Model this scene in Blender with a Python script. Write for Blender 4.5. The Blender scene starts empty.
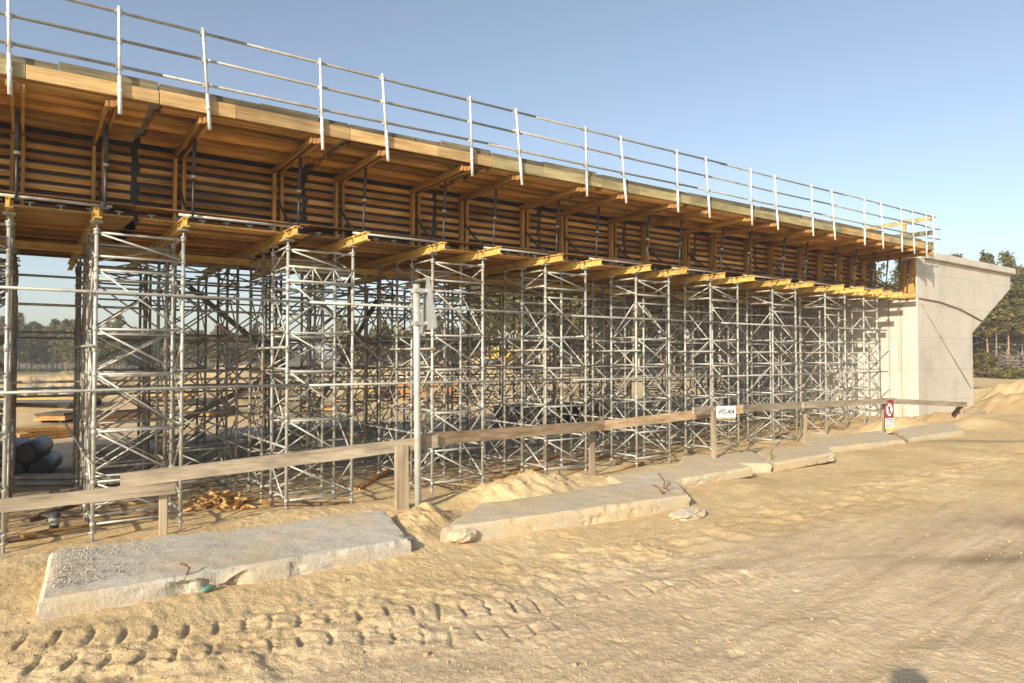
import bpy, bmesh, math, random
import numpy as np
from mathutils import Vector, Matrix, Quaternion
random.seed(7)
R = math.radians
C = bpy.context.scene.collection
sc = bpy.context.scene
# World axes: X runs along the bridge, Y across it (away from the road), Z up; road level z = 0.
EYE = 1.65
PHI = 54.34          # view azimuth measured from +X
PITCH = 1.42
FPX = 683.0
cp, sp_ = math.cos(R(PITCH)), math.sin(R(PITCH))
VX, VY = math.cos(R(PHI)), math.sin(R(PHI))
RGT = Vector((VY, -VX, 0)); FWD = Vector((VX*cp, VY*cp, sp_)); UPV = Vector((-VX*sp_, -VY*sp_, cp))
CAM = Vector((0, 0, EYE))

def ray(x, y):
    return FWD + RGT*((x-512)/FPX) + UPV*((341.5-y)/FPX)
def on_z(x, y, z):
    r = ray(x, y); t = (z-EYE)/r.z; return CAM + r*t
def on_p(x, y, p):
    r = ray(x, y); t = p/r.y; return CAM + r*t
def on_ground(x, y, lift=0.0):
    r = ray(x, y); t = 1.0
    while t < 300:
        q = CAM + r*t
        if q.z < hz(q.x, q.y): break
        t *= 1.02
    lo, hi = t/1.02, t
    for _ in range(10):
        m_ = (lo+hi)/2; q = CAM+r*m_
        if q.z < hz(q.x, q.y): hi = m_
        else: lo = m_
    q = CAM+r*hi; q.z += lift; return q
def at_dist(x, Z, z):
    """ground point seen in column x at depth Z"""
    X = (x-512)/FPX*Z
    return Vector((VY*X+VX*Z, -VX*X+VY*Z, z))

# ------------------------------------------------------------------ noise
def _hash(ix, iy, seed):
    with np.errstate(over='ignore'):
        h = (ix.astype(np.int64)*374761393 + iy.astype(np.int64)*668265263 + seed*144665) & 0xffffffff
        h = ((h ^ (h >> 13))*1274126177) & 0xffffffff
        h = h ^ (h >> 16)
    return (h & 0xffff)/65535.0
def vnoise(x, y, seed=0):
    ix = np.floor(x); iy = np.floor(y); fx = x-ix; fy = y-iy
    ux = fx*fx*fx*(fx*(fx*6-15)+10); uy = fy*fy*fy*(fy*(fy*6-15)+10)
    a = _hash(ix, iy, seed); b = _hash(ix+1, iy, seed); c = _hash(ix, iy+1, seed); d = _hash(ix+1, iy+1, seed)
    return (a+(b-a)*ux)*(1-uy)+(c+(d-c)*ux)*uy - .5
def fbm(x, y, oct=4, seed=0, gain=.5):
    r = 0; a = 1.0
    for i in range(oct):
        ca, sa = math.cos(i*1.3), math.sin(i*1.3)
        r = r + a*vnoise((x*ca-y*sa)*2**i+17.3*i, (x*sa+y*ca)*2**i-9.1*i, seed+i*31); a *= gain
    return r
def sstep(a, b, x):
    t = np.clip((x-a)/(b-a), 0, 1); return t*t*(3-2*t)

# ------------------------------------------------------------------ materials
def newmat(name):
    m = bpy.data.materials.new(name); m.use_nodes = True
    nt = m.node_tree; b = nt.nodes['Principled BSDF']
    return m, nt, b
def N(nt, typ, **kw):
    n = nt.nodes.new(typ)
    for k, v in kw.items(): setattr(n, k, v)
    return n
def ramp(nt, fac, stops):
    r = N(nt, 'ShaderNodeValToRGB'); e = r.color_ramp.elements
    while len(e) < len(stops): e.new(.5)
    for i, (p, c) in enumerate(stops):
        e[i].position = p; e[i].color = (*c, 1)
    nt.links.new(fac, r.inputs[0]); return r.outputs[0]
def noise(nt, scale, detail=4, rough=.55, vec=None, dims='3D', stretch=None):
    n = N(nt, 'ShaderNodeTexNoise'); n.noise_dimensions = dims
    n.inputs['Scale'].default_value = scale; n.inputs['Detail'].default_value = detail; n.inputs['Roughness'].default_value = rough
    if vec is None:
        g = N(nt, 'ShaderNodeNewGeometry'); vec = g.outputs['Position']
    if stretch:
        mp = N(nt, 'ShaderNodeMapping'); mp.inputs['Scale'].default_value = stretch
        nt.links.new(vec, mp.inputs['Vector']); vec = mp.outputs[0]
    nt.links.new(vec, n.inputs['Vector']); return n.outputs['Fac']
def mix(nt, fac, a, b, blend='MIX'):
    m = N(nt, 'ShaderNodeMix', data_type='RGBA', blend_type=blend)
    for s, v in ((0, fac), (6, a), (7, b)):
        if isinstance(v, (int, float)): m.inputs[s].default_value = v
        elif isinstance(v, tuple): m.inputs[s].default_value = (*v, 1)
        else: nt.links.new(v, m.inputs[s])
    return m.outputs[2]
def bump(nt, b, h, strength=.4, dist=.01):
    n = N(nt, 'ShaderNodeBump'); n.inputs['Strength'].default_value = strength; n.inputs['Distance'].default_value = dist
    nt.links.new(h, n.inputs['Height']); nt.links.new(n.outputs[0], b.inputs['Normal']); return n
def objrand(nt):
    return N(nt, 'ShaderNodeObjectInfo').outputs['Random']

def simple(name, stops, scale=6, rough=.7, metal=0, stretch=None, bs=.3, bd=.004, rnd=0.0, spec=None):
    m, nt, b = newmat(name)
    f = noise(nt, scale, 5, .6, stretch=stretch)
    if rnd:
        r = objrand(nt)
        ma = N(nt, 'ShaderNodeMath', operation='MULTIPLY_ADD'); nt.links.new(r, ma.inputs[0]); ma.inputs[1].default_value = rnd
        su = N(nt, 'ShaderNodeMath', operation='SUBTRACT'); nt.links.new(f, su.inputs[0]); su.inputs[1].default_value = rnd/2
        nt.links.new(su.outputs[0], ma.inputs[2]); f = ma.outputs[0]
    nt.links.new(ramp(nt, f, stops), b.inputs['Base Color'])
    b.inputs['Roughness'].default_value = rough; b.inputs['Metallic'].default_value = metal
    if spec is not None: b.inputs['Specular IOR Level'].default_value = spec
    if bs: bump(nt, b, f, bs, bd)
    return m

def wood(name, c0, c1, c2, axis='X', rnd=.5, rough=.75, spots=None):
    """long grained timber; grain runs along the given world axis"""
    m, nt, b = newmat(name)
    st = {'X': (1.2, 22, 22), 'Y': (22, 1.2, 22), 'Z': (22, 22, 1.2)}[axis]
    f = noise(nt, 1.0, 6, .62, stretch=st)
    big = noise(nt, 1.1, 4, .6, stretch={'X': (.8, 3, 3), 'Y': (3, .8, 3), 'Z': (3, 3, .8)}[axis])
    col = ramp(nt, f, [(.3, c0), (.5, c1), (.72, c2)])
    r = objrand(nt)
    dk = ramp(nt, r, [(0, (1-rnd*.55,)*3), (.5, (.92, .9, .88)), (1, (1.0+rnd*.25, 1.0+rnd*.2, 1.0+rnd*.1))])
    col = mix(nt, 1.0, col, dk, 'MULTIPLY')
    col = mix(nt, 1.0, col, ramp(nt, big, [(.25, (.5, .48, .46)), (.6, (1.05, 1.04, 1.02))]), 'MULTIPLY')
    nt.links.new(col, b.inputs['Base Color']); b.inputs['Roughness'].default_value = rough
    b.inputs['Specular IOR Level'].default_value = .25
    bump(nt, b, f, .35, .004)
    return m

M = {}
def steel(name, base, rust_amt, rough=.5, metal=.25):
    m, nt, b = newmat(name)
    f = noise(nt, 9, 5, .65); g = noise(nt, 2.2, 4, .6, stretch=(1, 1, .6)); r = objrand(nt)
    col = ramp(nt, f, [(.25, tuple(c*.62 for c in base)), (.5, base), (.75, tuple(min(1, c*1.18) for c in base))])
    a = N(nt, 'ShaderNodeMath', operation='MULTIPLY_ADD'); nt.links.new(r, a.inputs[0]); a.inputs[1].default_value = rust_amt; nt.links.new(g, a.inputs[2])
    msk = ramp(nt, a.outputs[0], [(.60, (0, 0, 0)), (.86, (.8, .8, .8))])
    col = mix(nt, msk, col, ramp(nt, f, [(.3, (.10, .045, .02)), (.7, (.26, .12, .05))]))
    tone = ramp(nt, r, [(0, (.78, .78, .78)), (1, (1.1, 1.1, 1.08))])
    col = mix(nt, 1.0, col, tone, 'MULTIPLY')
    nt.links.new(col, b.inputs['Base Color']); b.inputs['Roughness'].default_value = rough; b.inputs['Metallic'].default_value = metal
    return m
M['galv'] = steel('galvanised_steel', (.455, .465, .43), .10)
M['rake'] = simple('painted_strut_steel', [(.3, (.15, .14, .12)), (.7, (.26, .24, .21))], 8, .6, .1)
M['galv_old'] = steel('weathered_scaffold_steel', (.40, .40, .36), .22, .6)
M['bright'] = steel('bright_galvanised_steel', (.80, .81, .80), .0, .4, .15)
M['railtube'] = steel('rail_tube_steel', (.40, .39, .34), .1, .5, .2)
M['darksteel'] = simple('dark_steel', [(.3, (.035, .036, .04)), (.7, (.08, .08, .085))], 14, .5, .3, rnd=.2)
M['rust'] = simple('rusty_steel', [(.3, (.09, .04, .02)), (.7, (.25, .11, .05))], 20, .85, 0)
M['yellow'] = simple('yellow_beam_paint', [(.2, (.30, .19, .07)), (.40, (.54, .35, .095)), (.75, (.70, .49, .15))], 5, .7, 0, rnd=.3)
M['orangeclamp'] = simple('orange_clamp', [(.3, (.30, .14, .04)), (.7, (.46, .23, .07))], 20, .6)
M['formX'] = wood('formwork_timber_lengthwise', (.34, .175, .052), (.60, .33, .108), (.75, .47, .18), 'X', 1.0)
M['formD'] = wood('dark_formwork_timber', (.20, .105, .035), (.38, .205, .07), (.52, .31, .115), 'X', .8)
M['formG'] = wood('golden_formwork_timber', (.42, .235, .075), (.68, .41, .15), (.80, .54, .235), 'X', .7)
def formX(r): return M[r.choice(['formX', 'formX', 'formD', 'formG'])]
M['formY'] = wood('formwork_timber_crosswise', (.29, .16, .05), (.49, .295, .105), (.62, .40, .16), 'Y', .6)
M['formZ'] = wood('formwork_timber_upright', (.27, .15, .045), (.46, .275, .095), (.57, .37, .15), 'Z', .6)
M['fascia'] = wood('fascia_boards', (.45, .29, .13), (.62, .43, .20), (.72, .54, .28), 'X', .5)
M['fascia_green'] = wood('weathered_fascia_boards', (.27, .24, .13), (.40, .35, .19), (.50, .44, .26), 'X', .5)
M['edgewood'] = wood('weathered_edge_timber', (.11, .10, .07), (.20, .18, .12), (.33, .30, .2), 'X', .9)
M['fencewood'] = wood('grey_fence_wood', (.25, .21, .155), (.40, .345, .26), (.50, .44, .345), 'X', .5)
M['fencebrown'] = wood('stained_fence_wood', (.22, .15, .085), (.38, .28, .175), (.50, .41, .30), 'X', .5)
M['fencepost'] = wood('grey_fence_post_wood', (.24, .195, .135), (.38, .315, .23), (.48, .41, .31), 'Z', .5)
M['freshwood'] = wood('fresh_cut_wood', (.45, .24, .08), (.62, .37, .14), (.75, .5, .24), 'X', .5)
M['oldwood'] = wood('old_plank_wood', (.14, .10, .065), (.25, .19, .13), (.36, .28, .2), 'X', .8)
M['film'] = simple('dark_film_plywood', [(.3, (.03, .034, .046)), (.7, (.075, .082, .105))], 3, .45, rnd=.2, bs=.1)
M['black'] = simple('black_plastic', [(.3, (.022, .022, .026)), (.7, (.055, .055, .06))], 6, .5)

def concrete(name, c0, c1, c2, streak=True, joints=False):
    m, nt, b = newmat(name)
    big = noise(nt, .55, 6, .6); fine = noise(nt, 34, 4, .7); strk = noise(nt, 1.0, 5, .6, stretch=(1.3, 1.3, .28))
    col = ramp(nt, big, [(.28, c0), (.5, c1), (.72, c2)])
    if streak:
        col = mix(nt, .6, col, ramp(nt, strk, [(.26, (.78, .75, .70)), (.5, (1, 1, 1)), (.8, (1.06, 1.05, 1.02))]), 'MULTIPLY')
    col = mix(nt, .8, col, ramp(nt, fine, [(.3, (.74, .73, .71)), (.6, (1.06, 1.06, 1.05))]), 'MULTIPLY')
    mot = noise(nt, 7, 5, .7); col = mix(nt, .8, col, ramp(nt, mot, [(.32, (.80, .78, .75) if not joints else (.95, .94, .93)), (.5, (1, 1, 1)), (.72, (1.06, 1.05, 1.03))]), 'MULTIPLY')
    if joints:
        g = N(nt, 'ShaderNodeNewGeometry'); sx = N(nt, 'ShaderNodeSeparateXYZ'); nt.links.new(g.outputs['Position'], sx.inputs[0])
        wob = noise(nt, 1.5, 3)
        ad = N(nt, 'ShaderNodeMath', operation='MULTIPLY_ADD'); nt.links.new(wob, ad.inputs[0]); ad.inputs[1].default_value = .03; nt.links.new(sx.outputs[2], ad.inputs[2])
        mo = N(nt, 'ShaderNodeMath', operation='PINGPONG'); nt.links.new(ad.outputs[0], mo.inputs[0]); mo.inputs[1].default_value = .62
        ln = ramp(nt, mo.outputs[0], [(.0, (.72, .69, .64)), (.025, (1, 1, 1))])
        col = mix(nt, .8, col, ln, 'MULTIPLY')
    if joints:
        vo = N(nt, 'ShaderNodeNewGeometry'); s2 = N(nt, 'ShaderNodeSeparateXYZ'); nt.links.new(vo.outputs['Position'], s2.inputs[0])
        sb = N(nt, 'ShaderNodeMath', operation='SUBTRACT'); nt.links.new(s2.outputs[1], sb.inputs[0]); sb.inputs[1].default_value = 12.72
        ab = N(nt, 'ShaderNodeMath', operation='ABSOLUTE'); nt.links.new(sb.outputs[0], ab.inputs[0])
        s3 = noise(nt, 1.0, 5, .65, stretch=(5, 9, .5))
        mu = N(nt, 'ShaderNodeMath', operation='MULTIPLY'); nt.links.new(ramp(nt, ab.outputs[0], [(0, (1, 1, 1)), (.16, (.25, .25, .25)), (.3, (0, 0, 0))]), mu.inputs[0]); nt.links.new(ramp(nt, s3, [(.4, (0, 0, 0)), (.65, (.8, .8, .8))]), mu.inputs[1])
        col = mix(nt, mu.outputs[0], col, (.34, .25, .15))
        wp = noise(nt, .8, 6, .7, stretch=(1.2, 1.2, 1)); col = mix(nt, 1.0, col, ramp(nt, wp, [(.36, (.94, .935, .92)), (.46, (1, 1, 1)), (.62, (1.03, 1.03, 1.03))]), 'MULTIPLY')
    if name in ('road_slab_concrete', 'sandy_slab_concrete'):
        du = noise(nt, 1.6, 5, .62)
        col = mix(nt, ramp(nt, du, [((.44 if name[0] == 'r' else .33), (0, 0, 0)), ((.66 if name[0] == 'r' else .56), (.75, .75, .75))]), col, (.55, .43, .25))
    nt.links.new(col, b.inputs['Base Color']); b.inputs['Roughness'].default_value = .9; b.inputs['Specular IOR Level'].default_value = .2
    ad = N(nt, 'ShaderNodeMath', operation='ADD'); nt.links.new(fine, ad.inputs[0]); nt.links.new(big, ad.inputs[1])
    bump(nt, b, ad.outputs[0], .35 if joints else .6, .006 if joints else .012)
    return m
M['abut'] = concrete('abutment_concrete', (.51, .485, .43), (.56, .535, .475), (.60, .575, .515), True, True)
M['slab'] = concrete('road_slab_concrete', (.40, .365, .295), (.50, .46, .38), (.57, .53, .45), False)
M['slabsand'] = concrete('sandy_slab_concrete', (.42, .37, .285), (.53, .475, .375), (.60, .545, .445), False)
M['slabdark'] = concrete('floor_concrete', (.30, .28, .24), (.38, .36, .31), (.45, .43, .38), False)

# ------------------------------------------------------------------ mesh builder
class MB:
    def __init__(s): s.v = []; s.f = []; s.sm = []
    def add(s, vs, fs, smooth=False):
        o = len(s.v); s.v += [tuple(v) for v in vs]
        for f in fs: s.f.append(tuple(i+o for i in f)); s.sm.append(smooth)
        return s
    def box(s, x0, x1, y0, y1, z0, z1, bev=0.0):
        x0, x1 = sorted((x0, x1)); y0, y1 = sorted((y0, y1)); z0, z1 = sorted((z0, z1))
        vs = [(x, y, z) for x in (x0, x1) for y in (y0, y1) for z in (z0, z1)]
        return s.add(vs, [(0, 1, 3, 2), (4, 6, 7, 5), (0, 4, 5, 1), (2, 3, 7, 6), (0, 2, 6, 4), (1, 5, 7, 3)])
    def bar(s, a, b, w, h, up=(0, 0, 1)):
        a = Vector(a); b = Vector(b); d = (b-a).normalized(); u = Vector(up)
        if abs(d.dot(u)) > .98: u = Vector((1, 0, 0))
        r = d.cross(u).normalized(); u = r.cross(d).normalized()
        vs = [q + r*(i*w/2) + u*(j*h/2) for q in (a, b) for i, j in ((-1, -1), (1, -1), (1, 1), (-1, 1))]
        return s.add(vs, [(0, 1, 2, 3), (7, 6, 5, 4), (0, 4, 5, 1), (1, 5, 6, 2), (2, 6, 7, 3), (3, 7, 4, 0)])
    def tube(s, pts, r, n=8, cap=True):
        pts = [Vector(p) for p in pts]; rs = r if isinstance(r, (list, tuple)) else [r]*len(pts)
        o = len(s.v); u = None
        for i, p in enumerate(pts):
            d = (pts[min(i+1, len(pts)-1)]-pts[max(i-1, 0)]).normalized()
            if u is None:
                u = d.cross(Vector((0, 0, 1)) if abs(d.z) < .95 else Vector((1, 0, 0))).normalized()
            else: u = (u - d*u.dot(d)).normalized()
            w = d.cross(u)
            for k in range(n):
                a = 2*math.pi*k/n; s.v.append(tuple(p + (u*math.cos(a)+w*math.sin(a))*rs[i]))
        for i in range(len(pts)-1):
            for k in range(n):
                s.f.append((o+i*n+k, o+i*n+(k+1) % n, o+(i+1)*n+(k+1) % n, o+(i+1)*n+k)); s.sm.append(True)
        if cap:
            s.f.append(tuple(o+k for k in range(n))[::-1]); s.sm.append(False)
            e = o+(len(pts)-1)*n; s.f.append(tuple(e+k for k in range(n))); s.sm.append(False)
        return s
    def ibeam(s, a, b, w, h, t=.02, web=.014, up=(0, 0, 1)):
        a = Vector(a); b = Vector(b); d = (b-a).normalized(); u = Vector(up); r = d.cross(u).normalized(); u = r.cross(d).normalized()
        prof = [(-w/2, -h/2), (w/2, -h/2), (w/2, -h/2+t), (web/2, -h/2+t), (web/2, h/2-t), (w/2, h/2-t), (w/2, h/2), (-w/2, h/2), (-w/2, h/2-t), (-web/2, h/2-t), (-web/2, -h/2+t), (-w/2, -h/2+t)]
        n = len(prof); vs = [q + r*x + u*y for q in (a, b) for x, y in prof]
        fs = [(i, (i+1) % n, n+(i+1) % n, n+i) for i in range(n)]
        for base, fl in ((0, True), (n, False)):
            for q in ((0, 1, 2, 11), (3, 4, 9, 10), (5, 6, 7, 8)):
                f = tuple(base+i for i in q); fs.append(f[::-1] if fl else f)
        return s.add(vs, fs)
    def ball(s, c, r, seed=0, rough=.25, sub=1, sq=(1, 1, 1)):
        bm = bmesh.new(); bmesh.ops.create_icosphere(bm, subdivisions=sub, radius=1)
        rr = random.Random(seed)
        vs = [Vector(c)+Vector((v.co.x*sq[0], v.co.y*sq[1], v.co.z*sq[2]))*r*(1+rr.uniform(-rough, rough)) for v in bm.verts]
        fs = [tuple(v.index for v in f.verts) for f in bm.faces]; bm.free()
        return s.add(vs, fs)
    def mesh(s, name, mat):
        me = bpy.data.meshes.new(name); me.from_pydata(s.v, [], s.f); me.materials.append(mat)
        me.polygons.foreach_set('use_smooth', s.sm); me.update(); return me
    def build(s, name, mat, parent=None, bevel=0):
        return link(name, s.mesh(name, mat), parent, bevel)

def link(name, me, parent=None, bevel=0):
    o = bpy.data.objects.new(name, me); C.objects.link(o)
    if parent: o.parent = parent
    if bevel:
        b = o.modifiers.new('bevel', 'BEVEL'); b.width = bevel; b.segments = 1; b.limit_method = 'ANGLE'
    return o
def tag(o, label, cat, group=None, kind=None):
    if label: o['label'] = label
    if cat: o['category'] = cat
    if group: o['group'] = group
    o['kind'] = kind or 'thing'
    return o
def thing(name, label, cat, loc=(0, 0, 0), rz=0, group=None):
    o = bpy.data.objects.new(name, None); C.objects.link(o); o.location = loc; o.rotation_euler = (0, 0, rz); o.empty_display_size = .2
    return tag(o, label, cat, group)
KIDS = {}
def copy_tree(o, parent=None):
    c = o.copy(); C.objects.link(c)
    if parent: c.parent = parent
    for ch in list(o.children): copy_tree(ch, c)
    return c
ORD = ['first', 'second', 'third', 'fourth', 'fifth', 'sixth', 'seventh', 'eighth', 'ninth', 'tenth', 'eleventh', 'twelfth', 'thirteenth', 'fourteenth', 'fifteenth', 'sixteenth', 'seventeenth', 'eighteenth', 'nineteenth', 'twentieth', 'twenty-first', 'twenty-second']
def seg(a, b): return MB().tube([a, b], 1)

# ================================================================== GROUND
BASE = -1.2                       # level of the scaffold footing
TRACKS = []
def bumps():
    L = []
    def g(x, y, z, r, h): 
        q = on_z(x, y, z); L.append((q.x, q.y, r, h))
    g(536, 486, .1, .55, .11); g(555, 482, .1, .30, .12); g(520, 484, .1, .25, .10); g(505, 490, .1, .4, .16); g(588, 476, .1, .4, .12)
    g(421, 513, .05, .24, .13); g(434, 520, .05, .28, .09); g(408, 522, .05, .2, .06); g(412, 540, .0, .3, .08)
    g(893, 420, -.2, .9, .45); g(925, 416, -.2, .9, .45); g(864, 424, -.3, .8, .4); g(950, 418, -.2, .6, .2); g(1003, 405, -.1, 1.3, .75); g(1022, 411, -.1, 1.8, .7); g(1035, 396, 0, 3.5, .9); g(975, 425, 0, .8, .15)
    g(640, 500, .0, .5, .05); g(740, 488, 0, .7, .06)
    return L
BUMPS = bumps()
def track_line(pts):
    return [on_z(x, y, 0) for x, y in pts]
T_UP = track_line([(-80, 656), (35, 646), (145, 636), (277, 622), (363, 615), (457, 608), (543, 600), (594, 594), (723, 580), (830, 566)])
T_LO = track_line([(-80, 686), (8, 670), (168, 659), (238, 650.5), (305, 643), (371, 638), (457, 635.5), (551, 628), (640, 619)])
def poly_dist(x, y, pts):
    best = np.full(x.shape, 1e9); along = np.zeros(x.shape); side = np.zeros(x.shape); acc = 0
    for a, b in zip(pts[:-1], pts[1:]):
        dx, dy = b.x-a.x, b.y-a.y; L = math.hypot(dx, dy); dx /= L; dy /= L
        t = np.clip((x-a.x)*dx+(y-a.y)*dy, 0, L)
        px, py = x-(a.x+t*dx), y-(a.y+t*dy); d = np.hypot(px, py)
        k = d < best
        best = np.where(k, d, best); along = np.where(k, acc+t, along); side = np.where(k, -dy*px*-1*-1+dx*py, side); acc += L
    return best, along, side, acc
def height(x, y, detail=True):
    x = np.asarray(x, float); y = np.asarray(y, float)
    low = BASE + .55*sstep(16, 27, x) + .35*sstep(30, 40, x)
    far = low + sstep(30, 48, y)*.45*(1-sstep(20, 50, x))
    edge = 7.15 + .35*fbm(x*.35, x*0+3.1, 3, 5)
    h = far*sstep(edge, edge+4.1, y)
    h = h + .10*sstep(24, 45, x)
    # sand banks of the earthworks beyond the bridge
    mound = sstep(39, 50, y)*(1-sstep(75, 105, y))*(1-sstep(45, 70, x))
    h = h + mound*np.clip(fbm(x*.08, y*.10, 4, 40)+.20, 0, 1)*3.0+mound*.75*fbm(x*.35, y*.5, 5, 44)
    near = (x > -20) & (x < 60) & (y < 60)
    for bx, by, r, a in BUMPS:
        d2 = ((x-bx)**2+(y-by)**2)/(r*r)
        k = np.exp(-d2)*a
        h = h + k*(1+(.42*fbm(x*6, y*6, 5, 12, .68) if r < .7 else .55*fbm(x*2.1, y*2.1, 3, 12, .5)))
    if detail:
        nearf = 1-sstep(25, 45, np.hypot(x, y))
        h = h + .05*fbm(x*.35, y*.35, 3, 1)*nearf + .010*fbm(x*1.7, y*1.7, 3, 2)*(.25+1.3*sstep(3.6, 6, y))*nearf
        # old wheel ruts that run with the road
        u = y - .13*x + .25*fbm(x*.12, y*.12, 2, 9)
        rut = (np.sin(u*7.0+1.5*vnoise(x*.15, y*.3, 8))*.010+.006*vnoise(u*16, x*.25, 61)+.004*vnoise(u*38, x*.5, 62))*(1-sstep(3.8, 5.2, y))
        h = h + (rut*.8 + .011*fbm(u*9, x*.6, 3, 21)*(1-sstep(5, 7, y)))*nearf
        clod = np.clip(fbm(x*11, y*11, 3, 30)+.02, 0, 1)
        h = h + clod*.018*sstep(2.8, 4.4, y)*(1-sstep(9, 14, y))*nearf*(1-sstep(9, 16, x)) + np.clip(fbm(x*17, y*17, 3, 33)-.16, 0, 1)*.014*nearf*(1-sstep(6, 12, x))
        fr = (1-sstep(9, 14, np.hypot(x, y)))
        h = h + fr*(.0035*fbm(x*9, y*14, 3, 101, .6)*(1-.7*sstep(0, 4, x)) + .0035*fbm(x*26, y*26, 3, 102, .6))
        pit = np.clip(fbm(x*5.5, y*7.5, 2, 104)-.50, 0, 1); h = h - pit*.08*fr
        # footprints / churned sand along the slabs
        ch = np.exp(-((y-3.9-.05*x)/.5)**2)
        h = h + ch*.035*fbm(x*6, y*6, 3, 60)*nearf
        # tyre tread prints
        for pts, w, pitch, fade0, fade1, amp in ((T_UP, .115, .170, .0, .7, .024), (T_LO, .095, .170, .0, .9, .021)):
            d, al, sd, tot = poly_dist(x, y, pts)
            al = al + .035*vnoise(x*2.2, y*2.2, 71)
            ph = np.mod(al/pitch + sd*.35 + 5*sd*sd + .12*vnoise(al*1.5, sd*0, 77), 1.0)
            crumb = fbm(x*28, y*28, 3, 83)
            saw = sstep(0, .06, ph)*(.66+.34*ph/.84)*(1-sstep(.84, .885, ph+.06*crumb))*(1+.25*crumb)
            prof = 1-sstep(w*.86, w, d+.025*crumb)
            fd = (1-sstep(tot-fade1, tot, al))*(.72+.75*np.clip(vnoise(al*3.3, al*0, 79)+.25, 0, 1))*(.95+.45*fbm(x*3, y*3, 3, 85))
            berm = np.exp(-((d-w*1.25)/.06)**2)*.016
            h = h + prof*fd*(amp*saw*.9 - .006) + berm*.42*(.5+fd)*(1+1.0*fbm(x*14, y*14, 3, 80))
    return h
def hz(x, y): return float(height(np.array([x]), np.array([y]), True)[0])

def axis(lo, hi, fine, a, b, mid, am, bm_, grow):
    """fine spacing in [a,b], mid spacing out to [am,bm], then growing"""
    v = list(np.arange(a, b, fine)); x = b
    while x < bm_: v.append(x); x += mid
    d = mid
    while x < hi: v.append(x); d *= grow; x += d
    v.append(hi); x = a-mid; w = []
    while x > am: w.append(x); x -= mid
    d = mid
    while x > lo: w.append(x); d *= grow; x -= d
    w.append(lo); return np.array(w[::-1]+v)
ax = axis(-900, 1600, .0145, -3.9, 4.6, .05, -7, 16, 1.07)
ay = axis(-500, 1600, .0145, 1.7, 4.6, .045, .2, 12.5, 1.07)
GX, GY = np.meshgrid(ax, ay, indexing='xy')
GZ = height(GX, GY)
nx, ny = len(ax), len(ay)
co = np.stack([GX.ravel(), GY.ravel(), GZ.ravel()], 1)
ii = (np.arange(ny-1)[:, None]*nx + np.arange(nx-1)[None, :]).ravel()
quads = np.stack([ii, ii+1, ii+nx+1, ii+nx], 1)
me = bpy.data.meshes.new('ground'); me.vertices.add(len(co)); me.vertices.foreach_set('co', co.ravel())
me.loops.add(quads.size); me.loops.foreach_set('vertex_index', quads.ravel())
me.polygons.add(len(quads)); me.polygons.foreach_set('loop_start', np.arange(len(quads))*4)
me.polygons.foreach_set('use_smooth', np.ones(len(quads), bool)); me.update(calc_edges=True)
# what the ground is made of: loose yellow sand (0) or packed greyish road (1), site floor (2)
road = (1-sstep(3.3, 4.7, GY + .9*fbm(GX*.3, GY*.6, 3, 90) + .17*np.clip(GX-3, 0, 14)))
att = me.attributes.new('road', 'FLOAT', 'POINT'); att.data.foreach_set('value', road.ravel().astype(np.float32))
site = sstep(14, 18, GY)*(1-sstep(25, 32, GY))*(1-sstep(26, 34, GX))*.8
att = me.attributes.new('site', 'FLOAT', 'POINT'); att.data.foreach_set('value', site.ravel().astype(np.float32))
grass = sstep(105, 150, np.hypot(GX, GY))
att = me.attributes.new('grass', 'FLOAT', 'POINT'); att.data.foreach_set('value', grass.ravel().astype(np.float32))
damp = np.zeros(GX.shape)
for x_, y_, rx, ry, a_ in ((1000, 558, .9, .14, .75), (940, 562, .5, .08, .5), (870, 556, .45, .05, .45), (990, 441, 2.2, .25, .7), (1030, 520, .8, .3, .6), (800, 620, .35, .08, .4), (470, 668, .25, .10, .45), (975, 640, .5, .1, .35), (700, 655, .3, .06, .35)):
    q_ = on_z(x_, y_, 0); dx_ = GX-q_.x; dy_ = GY-q_.y
    u_ = dx_*VY-dy_*VX; v_ = dx_*VX+dy_*VY
    damp = np.maximum(damp, a_*np.exp(-((u_/rx)**2+((v_-.12*u_)/ry)**2)*(1+.9*fbm(GX*5, GY*5, 3, 200))))
att = me.attributes.new('damp', 'FLOAT', 'POINT'); att.data.foreach_set('value', np.clip(damp, 0, 1).ravel().astype(np.float32))
tuft = sstep(.10, .35, fbm(GX*.16, GY*.3, 4, 210))*sstep(24, 34, GY)*.75*(1-sstep(26, 34, GX))
att = me.attributes.new('tuft', 'FLOAT', 'POINT'); att.data.foreach_set('value', tuft.ravel().astype(np.float32))
m, nt, b = newmat('sand_ground')
def attr(nt, n):
    a = N(nt, 'ShaderNodeAttribute'); a.attribute_name = n; return a.outputs['Fac']
n1 = noise(nt, .9, 6, .62); n2 = noise(nt, 6, 5, .65); n3 = noise(nt, 70, 3, .7); n4 = noise(nt, .28, 5, .6, stretch=(1, 2.5, 1))
streak = noise(nt, 1.0, 5, .6, stretch=(.5, 5, 5))
gr = ramp(nt, n2, [(.3, (.10, .085, .035)), (.7, (.25, .19, .09))])
sand = ramp(nt, n1, [(.28, (.53, .375, .19)), (.5, (.64, .475, .255)), (.72, (.71, .56, .33))])
rd = ramp(nt, streak, [(.28, (.51, .385, .235)), (.5, (.63, .49, .31)), (.74, (.71, .575, .39))])
wet = ramp(nt, n4, [(.56, (1, 1, 1)), (.72, (.62, .57, .52))])
rd = mix(nt, 1.0, rd, wet, 'MULTIPLY')
col = mix(nt, attr(nt, 'road'), sand, rd)
st_ = ramp(nt, n1, [(.3, (.30, .25, .18)), (.55, (.40, .33, .24)), (.75, (.48, .40, .28))])
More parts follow.
